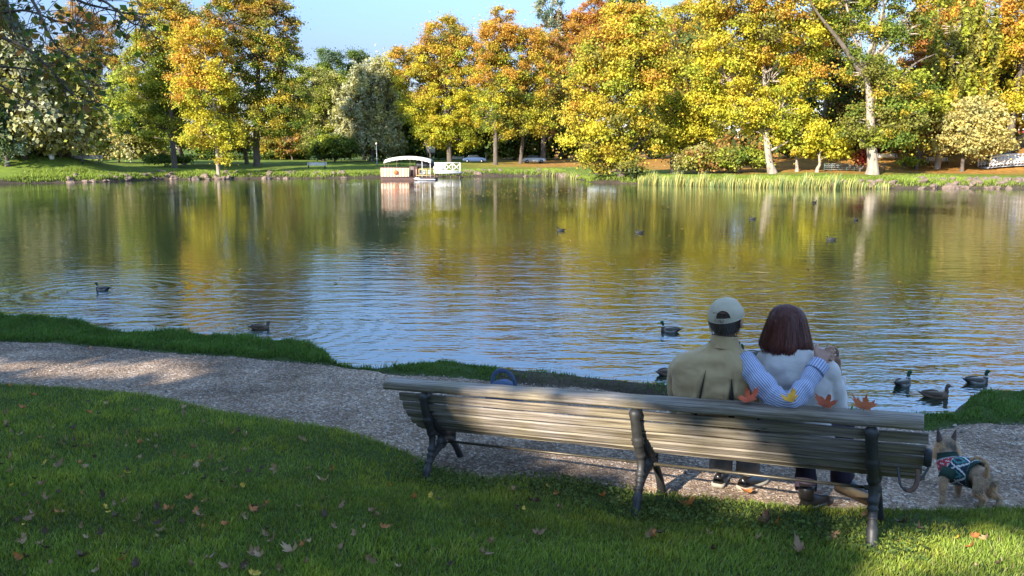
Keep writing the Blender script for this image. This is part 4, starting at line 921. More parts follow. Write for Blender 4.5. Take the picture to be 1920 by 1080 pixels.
# ---- woman
MWw = frame(1497, 4.42); inv_w = MWw.inverted()
def lw(px, py, D): return inv_w @ at(px, py, D)
prof_w = [(.34, 0, .09, .195, .12), (.46, 0, .055, .19, .125), (.60, -.005, 0, .175, .122), (.72, -.012, 0, .180, .118), (.82, -.015, 0, .190, .115), (.885, -.018, .004, .185, .108), (.925, -.022, .01, .160, .10), (.955, -.03, .02, .115, .088), (.985, -.04, .03, .08, .075), (1.01, -.045, .035, .064, .066)]
hc_w = lw(1476, 611, 4.46); hc_w.y = .05
mb = MB(); mb.ring_loft(torso_rings(torso(prof_w, noise=0, grow=-.016), .36, .975))
mb.tube([(-.035, .03, .93), (hc_w.x*.9, .04, 1.0), (hc_w.x, hc_w.y, hc_w.z-.05)], [.052, .048, .05], 14)
head(mb, hc_w, .10, .05, .96)
arm_w = [Vector((.145, .0, .875)), Vector((.182, .03, .78)), Vector((.203, .08, .66)), Vector((.20, .16, .72)), lw(1568, 684, 4.50)]
mb.tube(catmull(arm_w, 4), interp([.045, .042, .036, .03, .024], 17), 12)
w0 = lw(1568, 684, 4.50); w1 = lw(1563, 670, 4.42); mb.tube([w0, w0.lerp(w1, .5), w1], [(.02, .026), (.016, .034), (.013, .034)], 12)
for q in range(4):
    finger(mb, [lw(1563, 663+q*5.5, 4.40), lw(1558, 660+q*6, 4.345), lw(1552-q*.5, 662+q*6.2, 4.29+.0*q), lw(1546, 666+q*6.3, 4.272)], .0082)
finger(mb, [lw(1569, 672, 4.43), lw(1571, 662, 4.40), lw(1568, 654, 4.37), lw(1563, 650, 4.35)], .009)
larm_w = [Vector((-.185, .01, .885)), Vector((-.215, .09, .76)), Vector((-.19, .16, .63)), Vector((-.10, .28, .56)), Vector((-.03, .34, .56))]
mb.tube(catmull(larm_w, 4), interp([.045, .04, .036, .028, .024], 17), 12); mb.tube([(-.03, .34, .56), (0, .37, .56), (.03, .39, .555)], [(.02, .028), (.015, .034), (.013, .034)], 12)
for q in range(4): finger(mb, [(.04+.005*q, .405-.016*q, .555), (.065, .42-.016*q, .553), (.082, .432-.016*q, .545), (.09, .438-.016*q, .53)], .0078)
finger(mb, [(.01, .40, .565), (.025, .425, .57), (.035, .44, .57), (.045, .45, .565)], .0085)
f1 = inv_w @ lz(1508, 947, ZP+.02); f2 = inv_w @ lz(1574, 932, ZP+.03); legs_w = []
for sx, ft, kx in ((-1, f1, -.02), (1, f2, .06)):
    an = ft+Vector((-.0, .03, .13)); kn = Vector((ft.x*.6+sx*.06, .46, .47))
    L_ = [Vector((sx*.09, .03, .43)), Vector((sx*.09, .22, .45)), kn, kn.lerp(an, .35), kn.lerp(an, .7), an]; legs_w.append((L_, ft, an))
    mb.tube(catmull(L_, 4), interp([.08, .066, .052, .047, .038, .032], 21), 12); mb.tube([an, an+Vector((.02, .05, -.08)), an+Vector((.07, .12, -.095))], [.032, .034, .02], 10)
wom = mb.build('person', M['skin'], None, remesh=.006, smoothmod=3)
wom.matrix_world = MWw; tag(wom, 'woman with shoulder-length auburn hair and a cream sweater leaning towards the man', 'person')
mb = MB(); sw_ = torso(prof_w, noise=.0045, grow=.010, seed=5); mb.ring_loft(torso_rings(sw_, .385, .985, 50, 72))
mb.tube(catmull([(.10, .01, .905), (.148, .0, .878), (.182, .03, .79), (.205, .07, .66), (.20, .13, .68), (.185, .18, .80)], 6), [r+.003*math.sin(i*1.1) for i, r in enumerate(interp([.05, .060, .054, .052, .046, .042], 31))], 20)
mb.tube(catmull([(-.12, .01, .905), (-.18, .01, .885), (-.215, .09, .76), (-.19, .16, .63), (-.10, .28, .56)], 6), interp([.05, .06, .056, .054, .042], 25), 20)
sweat = mb.build('sweater', M['sweater'], wom, remesh=.006, smoothmod=6, disp=(.016, .10))
# hair
mb = MB()
prz = [(.119, .003), (.112, .026), (.106, .045), (.092, .072), (.065, .093), (.03, .106), (-.01, .116), (-.05, .128), (-.085, .140), (-.115, .147), (-.138, .143), (-.150, .132)]
def hp(th, k_, off=0):
    zz = float(np.interp(k_, range(len(prz)), [p[0] for p in prz])); r = float(np.interp(k_, range(len(prz)), [p[1] for p in prz]))
    f = k_/(len(prz)-1)
    r2 = r*.91*(1+.030*f*math.sin(th*11+f*3)+.020*f*math.sin(th*23-f*5)+.010*math.sin(th*47+f*9))+off
    asym = .010*f*math.cos(th)
    return hc_w+Vector((r2*math.cos(th)+asym, r2*1.0*math.sin(th)*.92-.004, zz+.006+.010*f*math.cos(th)*(-1)))
rings = [[hp(math.radians(-215+250*j/110), i*11/39) for j in range(111)] for i in range(40)]
mb.ring_loft(rings, caps=(False, False), closed=False)
for i in range(4200):
    th = math.radians(RS.uniform(-212, 32)); k0 = RS.uniform(0, 9.6); ln = RS.uniform(1.5, 4); off = RS.uniform(.0, .009); dr = RS.normal()*.06
    P_ = [hp(th+dr*s_, min(11, k0+ln*s_), off+(.005*RS.rand() if k0+ln > 11 else 0)) for s_ in (0, .5, 1)]
    if k0+ln > 11: P_[2] = P_[2]+Vector((RS.normal()*.002, RS.normal()*.002, -.022*RS.rand()))
    P_[1] = P_[1]+Vector((RS.normal()*.0025, -abs(RS.normal())*.003, 0)); t_ = Vector((-math.sin(th), math.cos(th), 0))*RS.uniform(.0005, .0016)
    mb.add([P_[0]-t_*.3, P_[0]+t_*.3, P_[1]+t_, P_[1]-t_, P_[2]], [(0, 1, 2, 3), (3, 2, 4)])
mb.build('hair', M['auburn'], wom)
mb = MB()
for L_, ft, an in legs_w:
    L2 = L_[:-1]+[an+Vector((0, 0, -.05))]; c_ = catmull(L2, 5); r_ = interp([.095, .085, .07, .064, .058, .060], len(c_)); mb.tube(c_, [r+.0035*math.sin(i*1.4) for i, r in enumerate(r_)], 20)
mb.blob((0, .10, .43), (.17, .13, .07)); mb.build('trousers', M['purple'], wom, disp=(.010, .06))
shoe(wom, f1+Vector((0, -.03, -.02)), (.55, 1, 0), M['blacklth'], M['blacklth'], .23, .042, boot=.13, names=('boot', 'sole'))
shoe(wom, f2+Vector((-.02, -.0, .05)), (.80, .05, 0), M['blacklth'], M['tansole'], .23, .044, boot=.12, roll=-.9, pitch=-.30, names=('boot', 'sole'))
# ------------------------------------------------------------------ dog
DOGM = Matrix.Translation(lz(1818, 948, ZP)); inv_d = DOGM.inverted()
def dp(px, py, D): return inv_d @ at(px, py, D)
def bowl(mb, pts, n=14, k=4, **kw):
    P = [dp(*p[:3]) for p in pts]; r = [p[3] for p in pts]; mb.tube(catmull(P, k), interp(r, k*(len(P)-1)+1), n, **kw)
tan_, drk, rust = (.60, .38, .21), (.13, .11, .10), (.44, .24, .13)
trunk_d = [(1850, 901, 4.60, .038), (1843, 896, 4.63, .056), (1828, 890, 4.68, .066), (1808, 884, 4.73, .074), (1790, 880, 4.78, .074), (1781, 868, 4.81, .058), (1776, 854, 4.83, .048), (1774, 840, 4.85, .050)]
segs = [(trunk_d, drk, 16), ([(1774, 845, 4.84, .050), (1774, 836, 4.86, .057), (1774, 830, 4.89, .050), (1773, 832, 4.94, .032), (1772, 835, 4.99, .02)], drk, 14),
  ([(1779, 880, 4.73, .034), (1770, 900, 4.71, .028), (1767, 922, 4.71, .017), (1767, 940, 4.70, .016)], tan_, 10), ([(1797, 884, 4.82, .034), (1797, 905, 4.83, .026), (1797, 924, 4.82, .017), (1797, 938, 4.80, .016)], tan_, 10),
  ([(1840, 898, 4.58, .046), (1836, 914, 4.57, .034), (1832, 924, 4.58, .026), (1843, 932, 4.62, .018), (1840, 944, 4.63, .016)], tan_, 10), ([(1856, 898, 4.68, .046), (1857, 914, 4.68, .032), (1856, 924, 4.69, .026), (1872, 932, 4.68, .018), (1874, 946, 4.65, .016)], tan_, 10),
  ([(1848, 893, 4.60, .017), (1851, 876, 4.56, .012), (1846, 864, 4.56, .010), (1834, 857, 4.58, .008), (1819, 860, 4.62, .005)], tan_, 8)]
mb = MB(); furs = []
for s_, c_, n_ in segs:
    m0 = MB(); bowl(m0, s_, n_); mb.add(m0.v, m0.f, c_); furs.append((m0, c_))
for pts in ([(1767, 941, 4.70), (1764, 943, 4.74)], [(1797, 939, 4.80), (1794, 941, 4.84)], [(1839, 946, 4.62), (1834, 947, 4.66)], [(1874, 948, 4.64), (1869, 949, 4.68)]):
    mb.tube([dp(*pts[0]), dp(*pts[1])], [.019, .015], 10); mb.blob(dp(*pts[1]), .015, nu=10, nv=7)
dog = mb.build('dog', vcol('dog_skin', .9, 30, .3), None, remesh=.006, smoothmod=3); dog.matrix_world = DOGM
dog.data.materials[0] = simple('short_dog_coat', (.33, .23, .15), .9, .4, 25, .4); tag(dog, 'small tan and grey terrier in a patterned sweater looking at the ducks', 'dog')
ear = []
for (bx_, by_, tx_, ty_) in ((1764, 831, 1758, 802), (1786, 831, 1793, 804)):
    mb = MB(); b = dp(bx_, by_, 4.85); t = dp(tx_, ty_, 4.84); sd = Vector((.030, 0, 0)); bk = Vector((0, .012, 0))
    rg = []
    for f in np.linspace(0, 1, 8):
        c = b.lerp(t, f); w_ = (1-f)**.75+.02; rg.append([c-sd*w_+bk*(w_), c-sd*w_*.6-bk*.3*w_, c-bk*.9*w_, c+sd*w_*.6-bk*.3*w_, c+sd*w_+bk*w_, c+bk*.2*w_])
    mb.ring_loft(rg); mb.build('ear', simple('ear_coat', (.09, .06, .05), .9, .3, 30, .3), dog, sub=1)
# fur
V_, C_ = [], []
def furpts(m0, n, col, ln, bias=(0, -.1, -.5)):
    fs = m0.f; areas = []; vv = [Vector(p) for p in m0.v]
    F4 = [f for f in fs if len(f) == 4]; A = np.array([((vv[f[1]]-vv[f[0]]).cross(vv[f[3]]-vv[f[0]])).length for f in F4]); A /= A.sum()
    for k_ in RS.choice(len(F4), n, p=A):
        f = F4[k_]; a, b = RS.rand(2); p = vv[f[0]].lerp(vv[f[1]], a).lerp(vv[f[3]].lerp(vv[f[2]], a), b)
        nr = (vv[f[1]]-vv[f[0]]).cross(vv[f[3]]-vv[f[0]]).normalized()
        d_ = (nr*.35+Vector(bias)+Vector(RS.normal(size=3)*.18)).normalized()*ln*RS.uniform(.6, 1.3); t_ = d_.cross(nr).normalized()*.0009
        c = col(p) if callable(col) else col; c = tuple(x*RS.uniform(.6, 1.5) for x in c)
        V_.extend([p-t_-nr*.002, p+t_-nr*.002, p+d_]); C_.extend([c]*3)
def bodycol(p): return drk if p.z > .16+.04*math.sin(p.x*50) else tan_
for i, (m0, c_) in enumerate(furs):
    if i == 0: furpts(m0, 8000, bodycol, .013, (.5, -.2, -.6))
    elif i == 1: furpts(m0, 4200, lambda p: tan_ if abs(p.x-dp(1774, 836, 4.86).x) > .03 or p.z < dp(1774, 842, 4.85).z else drk, .026, (0, -.1, -.5))
    elif i in (4, 5): furpts(m0, 3000, lambda p: drk if p.z > .13 and RS.rand() < .5 else (tuple(x*1.15 for x in tan_) if RS.rand() < .7 else rust), .015, (.25, -.3, -.8))
    elif i == 6: furpts(m0, 1500, tan_, .013, (.15, -.2, -.8))
    else: furpts(m0, 1800, tan_, .010)
for sx in (-1, 1):   # cheek ruff
    m0 = MB(); m0.blob(dp(1774+sx*13, 846, 4.86), (.026, .03, .035)); furpts(m0, 1500, tuple(x*1.1 for x in tan_), .034, (sx*.5, -.1, -.8))
n = len(V_)//3; mesh_np('fur', np.array([tuple(v) for v in V_]), np.arange(n*3).reshape(n, 3), np.clip(np.array(C_), 0, 1), False, leafmat('dog_fur', .15, .6), dog)
# sweater on the dog
P = catmull([dp(*p[:3]) for p in [(1836, 893, 4.655), (1826, 889, 4.69), (1808, 884, 4.73), (1790, 880, 4.78), (1781, 868, 4.81), (1776, 854, 4.83), (1775, 849, 4.835)]], 14); rr = interp([.081, .084, .083, .085, .070, .056, .055], len(P))
mb = MB(); ns = 96; mb.tube(P, rr, ns, caps=(False, False)); nr = len(P)
def swc(i, j):
    t = i/(nr-1); g, w_, nv_, rd, tl = (.012, .035, .028), (.60, .62, .62), (.015, .028, .045), (.36, .035, .05), (.06, .22, .22)
    if t < .13: return g
    if t < .17: return w_ if (j//2) % 2 else tl
    if t < .21: return nv_
    if t < .50:
        a = (j % 16)/16.0; b_ = (t-.21)/.29; d_ = abs(abs(a-.5)*2-abs(b_-.5)*2*1.0)
        if abs(abs(a-.5)*2+abs(b_-.5)*2-1) < .11: return w_
        if abs(abs(a-.5)*2+abs(b_-.5)*2-.45) < .14: return tl
        return nv_
    if t < .53: return w_
    if t < .73: return w_ if ((i//2+j//2) % 4 == 0 and (j % 8) < 5) else rd
    if t < .76: return (.3, .3, .3)
    return g
for i in range(nr):
    for j in range(ns): mb.c[i*ns+j] = swc(i, j)
sw = mb.build('sweater', vcol('patterned_knit', .95, 220, .25, .8, .002), dog, solid=.006, disp=(.008, .04))
for pts in ([(1780, 882, 4.73), (1772, 898, 4.712)], [(1797, 886, 4.82), (1797, 902, 4.83)]):
    mb = MB(); mb.cur = (.012, .035, .028); mb.tube([dp(*p) for p in pts], [.044, .037], 16, caps=(False, False)); mb.build('sleeve', simple('green_knit', (.014, .04, .03), .95, .2, 90, .5), sw, solid=.004)
# ------------------------------------------------------------------ ducks
dk_mat = vcol('plumage', .65, 45, .35, .3, .004)
def duck(px, py, head_deg, kind='drake', label='', s=.92, turn=0, low=False, dark=1.0):
    p = lz(px, py, 0); rz = math.radians(head_deg)
    e = empty('duck', p, rz, label=label, cat='duck'); e.scale = (s, s, s)
    if kind == 'drake': body, wing, br, hd, bill, rump = (.27, .26, .24), (.10, .085, .07), (.055, .028, .02), (.004, .045, .02), (.40, .30, .04), (.015, .015, .017)
    elif kind == 'dark': body, wing, br, hd, bill, rump = (.02, .02, .022), (.015, .015, .016), (.015, .015, .015), (.01, .012, .01), (.05, .045, .03), (.01, .01, .01)
    else: body, wing, br, hd, bill, rump = (.14, .09, .055), (.09, .06, .04), (.13, .085, .055), (.09, .06, .04), (.14, .08, .04), (.10, .07, .05)
    mb = MB(); st = [(-.235, .075, .006, .006), (-.20, .068, .032, .014), (-.15, .048, .055, .036), (-.08, .028, .078, .062), (0, .022, .088, .074), (.08, .022, .084, .074), (.14, .03, .066, .066), (.175, .042, .04, .046), (.195, .05, .014, .02)]
    mb.tube([(x, 0, z) for x, z, a, b in st], [(b, a) for x, z, a, b in st], 18, ref=(0, 0, 1), cols=[rump, rump, rump, body, body, body, br, br, br])
    mb.build('body', dk_mat, e, sub=1)
    for sy in (-1, 1):
        mb = MB(); mb.cur = wing; mb.tube([(.10, sy*.062, .055), (.04, sy*.080, .060), (-.05, sy*.074, .066), (-.13, sy*.045, .078), (-.19, sy*.018, .085)], [(.022, .012), (.042, .016), (.040, .016), (.026, .013), (.006, .005)], 10, ref=(0, 0, 1))
        mb.build('wing', dk_mat, e, sub=1)
    mb = MB(); tx, ty = math.cos(turn), math.sin(turn); zh = .175 if not low else .12
    mb.tube(catmull([(.135, 0, .05), (.165, 0, .09), (.160, 0, .125), (.158+.005*tx, .005*ty, zh)], 3), interp([.044, .034, .027, .027], 10), 14, cols=[br]*4+([(.6, .6, .58)]*2 if kind == 'drake' else [hd]*2)+[hd]*4)
    mb.blob((.168+.012*tx, .012*ty, zh+.010), (.038, .030, .031), Matrix.Rotation(turn, 3, 'Z'), 16, 12, col=hd)
    o = mb.build('head', dk_mat, e, sub=1)
    mb = MB(); hx, hy = .168+.012*tx, .012*ty; mb.tube([(hx+.028*tx, hy+.028*ty, zh+.008), (hx+.050*tx, hy+.050*ty, zh), (hx+.082*tx, hy+.082*ty, zh-.005)], [(.013, .013), (.008, .014), (.004, .011)], 10, ref=(0, 0, 1)); mb.build('bill', simple('bill_'+kind, bill, .45, .1, 20, 0), o)
    mb = MB(); mb.cur = rump; mb.tube([(-.19, 0, .072), (-.235, 0, .088), (-.265, 0, .094)], [(.010, .034), (.006, .026), (.003, .010)], 8, ref=(0, 0, 1)); mb.build('tail', dk_mat, e)
    return e
duck(1692, 722, 35, 'drake', 'drake swimming nearest the bench end, left of the brown duck and turned away', turn=-.5)
duck(1752, 745, -8, 'hen', 'brown speckled hen swimming between the two green-headed drakes', turn=0)
duck(1830, 718, 6, 'drake', 'drake with a bright green head swimming rightmost by the grassy point')
duck(1257, 622, 155, 'drake', 'dark drake swimming alone left of the man in the cap', turn=.3)
duck(1250, 702, 30, 'hen', 'duck half hidden behind the shoulder of the man', turn=.5)
duck(1409, 668, 160, 'drake', 'duck glimpsed in the gap between the man and the woman')
duck(193, 544, 172, 'drake', 'drake swimming at far left beyond the grassy bank')
duck(487, 617, 15, 'hen', 'low brown duck speeding right and pushing up a wake near the left bank', low=True)
duck(1052, 433, 190, 'dark', 'tiny dark duck in mid pond, leftmost of those in open water')
duck(1199, 437, 185, 'dark', 'tiny dark duck in mid pond, second from left of those in open water')
duck(1411, 411, 175, 'dark', 'tiny dark duck preening in mid pond below the lemon-yellow maple')
duck(1527, 380, 20, 'dark', 'tiny dark duck far out, nearest the reeds')
duck(1605, 413, 90, 'dark', 'tiny dark duck seen from behind in mid pond, rightmost but one')
duck(1618, 371, 10, 'hen', 'tiny brown duck close to the right far bank')
duck(1559, 450, 170, 'dark', 'tiny dark duck lowest of the group in mid pond, half sunk', low=True)
# ------------------------------------------------------------------ maple leaves
HALF = [(0, 1.0), (.10, .80), (.20, .72), (.17, .50), (.36, .60), (.48, .66), (.56, .50), (.80, .42), (.66, .26), (.72, .12), (.42, .02), (.50, -.22), (.28, -.20), (.08, -.14)]
def leaf_mesh(name, size, mat, col, curl=.25, seed=0, parent=None):
    rs = np.random.RandomState(seed); out = [(x, y) for x, y in HALF]+[(-x, y) for x, y in HALF[::-1][:-1]]
    mb = MB(); fr_ = [0, .35, .7, 1.0]; n = len(out); a1, a2, a3 = rs.uniform(-1, 1, 3); jit = rs.uniform(.88, 1.12, n)
    def P(x, y): 
        r2 = x*x+(y-.3)**2
        z = curl*(r2*.8+a1*x*abs(x)*.6+a2*.35*y*x+.10*math.cos(math.atan2(x, y-.0)*5)*r2*1.5)+a3*.12*curl*x
        return Vector((x*size*.62, y*size*.62, z*size))
    vs = [P(0, .12)]; fs = []
    for f in fr_[1:]: vs += [P(x*f*jit[i], .12+(y*jit[i]-.12)*f) for i, (x, y) in enumerate(out)]
    for j in range(n): fs.append((0, 1+j, 1+(j+1) % n))
    for k_ in range(2):
        for j in range(n): a = 1+k_*n; fs.append((a+j, a+n+j, a+n+(j+1) % n, a+(j+1) % n))
    mb.cur = col; mb.add(vs, fs)
    for i, v in enumerate(mb.v):
        r = math.hypot(v[0], v[1])/size; mb.c[i] = tuple(c*(1-.25*math.cos(r*9)) for c in col)
    s0 = P(0, .02); mb.tube([s0, s0+Vector((.0, -.10*size, .02*size)), s0+Vector((.03*size, -.18*size, .06*size))], size*.012, 5, col=tuple(c*.6 for c in col))
    return mb.build(name, mat, parent, smooth=True)
lm_ = leafmat('maple_leaf', .22, .5, .3)
for (px, py, D_, sz, col, rz, tilt, lab, cl) in ((1403, 746, 4.21, .12, (.62, .13, .06), .4, .62, 'bright orange-red maple leaf standing on the bench rail, leftmost of the four', .75), (1484, 757, 4.06, .12, (.70, .36, .035), 1.3, .35, 'curled yellow-orange maple leaf lying flat on the bench rail', .55),
     (1543, 752, 4.00, .118, (.34, .075, .03), -.25, .66, 'dark red maple leaf standing on the bench rail behind the woman', .7), (1616, 757, 3.90, .13, (.38, .11, .04), -.1, .66, 'large rust-brown maple leaf standing on the bench rail, rightmost of the four', .75)):
    o = leaf_mesh('maple_leaf', sz, lm_, col, cl, int(px)); p = at(px, py, D_)
    u = ((p-P0).dot(BU)); p = P0+BU*u+BV*.0+BW*(.010+sz*.17*math.sin(tilt)+(.035 if tilt < .6 else 0)); o.location = p+(BV*-.03 if tilt < .6 else BV*0)
    o.rotation_euler = (Matrix.Rotation(math.atan2(BU.y, BU.x), 3, 'Z') @ Matrix.Rotation(tilt, 3, 'X') @ Matrix.Rotation(rz, 3, 'Z')).to_euler()
    tag(o, lab, 'leaf', group='maple leaves placed on the bench rail')
cols = [('pale tan curled leaf', (.38, .25, .14), .9), ('light brown dry leaf', (.26, .155, .085), .9), ('dark brown withered leaf', (.085, .05, .032), .8), ('orange brown leaf', (.40, .15, .045), .7), ('yellow leaf', (.55, .36, .05), .5)]
protos = []
for ci, (lab, c, cl) in enumerate(cols):
    for v in range(3): protos.append((ci, leaf_mesh('fallen_leaf', .078, lm_, c, cl, ci*7+v)))
used_p = set(); placed = 0; rs = np.random.RandomState(5); spots = []
for px, py, ci, sc_ in ((1280, 950, 3, 2.0), (1130, 935, 3, 1.2), (1010, 1003, 1, 1.3), (545, 1043, 0, 1.7), (478, 1045, 1, 1.3), (610, 905, 0, 1.5), (365, 880, 0, 1.3), (520, 882, 0, 1.4), (475, 963, 3, 1.2), (1505, 1036, 1, 1.6), (905, 1040, 1, 1.1), (235, 890, 4, 1.0), (380, 868, 4, .9), (705, 972, 1, .9), (668, 1003, 0, .9), (60, 742, 3, 1.2), (45, 768, 3, 1.2), (165, 775, 3, 1.1), (340, 764, 0, 1.1), (1430, 975, 2, 1.6), (1455, 985, 3, 1.2), (1440, 980, 2, 1.8), (1340, 1035, 2, 1.0), (1010, 945, 2, 1.2), (1045, 925, 3, 1.0), (1555, 1008, 1, 1.2), (1850, 1012, 0, 1.1), (1820, 1030, 3, 1.0), (150, 1050, 2, 1.2), (50, 1012, 0, 1.2), (1400, 925, 3, 1.5), (1060, 930, 2, 1.1), (1690, 985, 2, 1.4), (1720, 995, 1, 1.2), (1025, 915, 4, .7), (565, 824, 1, .8), (1225, 1010, 3, 1.2), (1235, 1005, 2, 1.2), (640, 955, 1, .8)):
    spots.append((px, py, ci, sc_))
while len(spots) < 215:
    px = rs.uniform(0, 1900) if rs.rand() < .35 else rs.uniform(0, 720)*rs.rand()**.35; py = rs.uniform(740, 1079)
    edge = np.interp(px, (0, 280, 420, 820, 1200, 1500, 1920), (735, 755, 790, 870, 935, 975, 975))
    if py < edge: continue
    spots.append((px, py, rs.choice(5, p=[.24, .36, .26, .11, .03]), rs.uniform(.45, 1.1)))
for (px, py) in ((20, 725), (560, 755), (935, 745), (170, 655), (700, 790), (1620, 965)): spots.append((px, py, rs.choice((1, 3)), .8))
for (px, py, ci, sc_) in spots:
    p = None; r = ray(px, py); 
    D_ = np.arange(1.8, 12, .01); h = HT(r.x*D_, r.y*D_)[0]; kk = np.where(EYE+r.z*D_ <= h+.018)[0]
    if not len(kk): continue
    dd = D_[kk[0]]; p = Vector((r.x*dd, r.y*dd, EYE+r.z*dd)); v = rs.randint(3); pi = ci*3+v
    zone = 'on the gravel path' if float(HT(np.array([p.x]), np.array([p.y]))[2][0]) <= 0 else ('in the weeds under the bench' if py < 1000 and 820 < px < 1750 and py < edge+400 and px > 950 and py < 990 else ('on the shaded lawn at left' if px < 900 else 'on the lawn in front of the bench'))
    o = protos[pi][1] if pi not in used_p else protos[pi][1].copy()
    if pi in used_p: COL.objects.link(o)
    used_p.add(pi); o.location = p+Vector((0, 0, .012)); o.scale = (sc_*.68,)*3; o.rotation_euler = (rs.normal()*.45, rs.normal()*.45, rs.uniform(0, 6.28))
    tag(o, cols[ci][0]+' lying '+zone, 'leaf', group='fallen leaves: '+cols[ci][0]+' '+zone)
for i, (ci, o) in enumerate(protos):
    if i not in used_p: bpy.data.objects.remove(o)
# pebbles of the path
n = 16000; X = RS.uniform(-7, 5, n); t = RS.rand(n); Y = np.interp(X, NX, NY)*(1-t)+np.interp(X, GX, GY)*t; k = np.abs(X/Y) < .72; X, Y = X[k], Y[k]; n = len(X)
Z = np.minimum(HT(X, Y, False)[0], ZP)+.004; r = RS.uniform(.003, .009, n)*(1+1.2*(RS.rand(n) < .04)); base = np.array([(1, 0, 0), (0, 1, 0), (-1, 0, 0), (0, -1, 0), (0, 0, .8), (.1, .1, -.5)])
V = (base[None]*(1+.35*RS.normal(size=(n, 6, 1))*.5)*r[:, None, None])+np.stack([X, Y, Z], -1)[:, None]
tri = np.array([(0, 1, 4), (1, 2, 4), (2, 3, 4), (3, 0, 4)]); Q = (np.arange(n)[:, None, None]*6+tri).reshape(-1, 3)
c = np.array([.25, .21, .18])*RS.uniform(.4, 1.7, n)[:, None]; c = np.repeat(c, 6, 0)
tag(mesh_np('pebbles', V.reshape(-1, 3), Q, np.clip(c, 0, 1), False, vcol('pebble', .9, 50, .1, 0)), 'loose pebbles scattered over the gravel path', 'pebbles', kind='stuff')
mb = MB(); mb.blob((0, 0, 0), (.045, .04, .04), nu=12, nv=8, fn=lambda p: p*(1+.12*math.sin(p.x*90+p.y*60))); o = mb.build('stone', simple('dark_stone', (.03, .035, .02), .9, .4, 20, .5)); o.location = lz(1028, 712, 1.26); tag(o, 'small dark mossy stone on the bank beyond the bench', 'stone')
# ------------------------------------------------------------------ bag and hanging strap
pb = P0+BU*((at(880, 715, 4.9)-P0).dot(BU))+BV*.24-BW*.33
bag = empty('bag', pb, math.atan2(BU.y, BU.x), label='blue bag on the bench seat with its handle showing above the rail', cat='bag')
bm_ = simple('blue_canvas', (.06, .10, .19), .8, .2, 14, .3)
mb = MB(); mb.tube([(0, 0, .0), (0, 0, .03), (0, 0, .12), (0, 0, .24), (0, 0, .30), (0, 0, .315)], [(.10, .07), (.13, .09), (.14, .095), (.12, .08), (.07, .05), (.03, .03)], 20, ref=(1, 0, 0), power=2.8); mb.build('body', bm_, bag, disp=(.02, .06))
mb = MB(); mb.tube(catmull([(-.085, -.01, .24), (-.075, -.01, .33), (-.045, -.01, .372), (.0, -.01, .385), (.045, -.01, .372), (.075, -.01, .34), (.10, -.01, .27)], 5), [(.016, .006)]*31, 8, ref=(1, 0, 0)); mb.build('handle', bm_, bag, sub=1)
ph = at(1737, 852, 3.80); pz = Matrix.Translation(ph).inverted()
sb = empty('camera_case', ph, 0, label='small black case hanging by its strap from the right bench end', cat='camera case')
H_ = lambda px, py, D: pz @ at(px, py, D)
mb = MB(); mb.box(H_(1740, 858, 3.84), (.035, .06, .085), Matrix.Rotation(-.5, 3, 'Z'), .01); mb.build('case', simple('black_nylon', (.015, .016, .018), .6, .3, 20, .2), sb)
mb = MB(); mb.tube(catmull([H_(1742, 845, 3.84), H_(1743, 868, 3.83), H_(1736, 885, 3.82), H_(1722, 903, 3.81), H_(1712, 916, 3.80)], 5), [(.006, .002)]*21, 6, ref=(1, 0, 0)); mb.tube(catmull([H_(1684, 876, 3.83), H_(1686, 895, 3.82), H_(1690, 912, 3.80), H_(1700, 918, 3.79)], 5), [(.007, .002)]*16, 6, ref=(1, 0, 0)); mb.build('strap', M['blacklth'], sb)
mb = MB(); mb.tube(catmull([H_(1694, 916, 3.795), H_(1705, 920, 3.79), H_(1715, 914, 3.79), H_(1720, 900, 3.80), H_(1721, 880, 3.82)], 5), [(.011, .003)]*21, 6, ref=(1, 0, 0)); mb.build('shoulder_pad', simple('brown_strap', (.09, .04, .02), .6, .2, 20, .2), sb)
# ------------------------------------------------------------------ far bank furniture
def sc_at(p): return F_PX/p.y
def lamp(px, base_py, top_py, label, arm=False):
    b = hit(px, base_py); h = (base_py-top_py)*b.y/F_PX; e = empty('street_lamp', b, label=label, cat='street lamp', group='park street lamps')
    mb = MB(); mb.tube([(0, 0, -.1), (0, 0, .5), (0, 0, .6), (0, 0, h*.86)], [.11, .09, .055, .045], 10); mb.build('post', M['darkmetal'] if not arm else M['greymetal'], e)
    if not arm:
        mb = MB(); mb.tube([(0, 0, h*.86), (0, 0, h*.88), (0, 0, h*.96)], [.08, .13, .20], 6); l = mb.build('lantern', simple('milky_glass', (.5, .5, .46), .3, .05, 5, 0), e, smooth=False)
        mb = MB(); mb.tube([(0, 0, h*.96), (0, 0, h*.985), (0, 0, h)], [.25, .12, .03], 6); mb.build('cap', M['darkmetal'], l)
    else:
        mb = MB(); mb.tube(catmull([(0, 0, h*.86), (0, 0, h*.97), (-.35, 0, h), (-.75, 0, h*.97)], 4), .035, 6); mb.build('arm', M['darkmetal'], e)
        mb = MB(); mb.blob((0, -.12, h*.82), (.16, .16, .22)); mb.build('lantern', simple('pink_glass', (.55, .45, .42), .3, .05, 5, 0), e)
lamp(155, 308, 252, 'slim black lantern lamp post in front of the wide bench on the left bank')
lamp(707, 311, 262, 'grey lamp post with curved arm beside the blue sign', True)
lamp(1442, 326, 270, 'thin pale post by the leaning pale trunk')
def pole(px, base, top, label, name='post', r=.05, mat='white'):
    b = hit(px, base); h = (base-top)*b.y/F_PX; mb = MB(); mb.tube([(0, 0, -.1), (0, 0, h-.05), (0, 0, h)], [r, r, r*.5], 10); mb.blob((0, 0, h), r*1.2, nu=8, nv=6); o = mb.build(name, M[mat], None); o.location = b; tag(o, label, 'post')
pole(793, 298, 277, 'short white post left of the white notice board', r=.09)
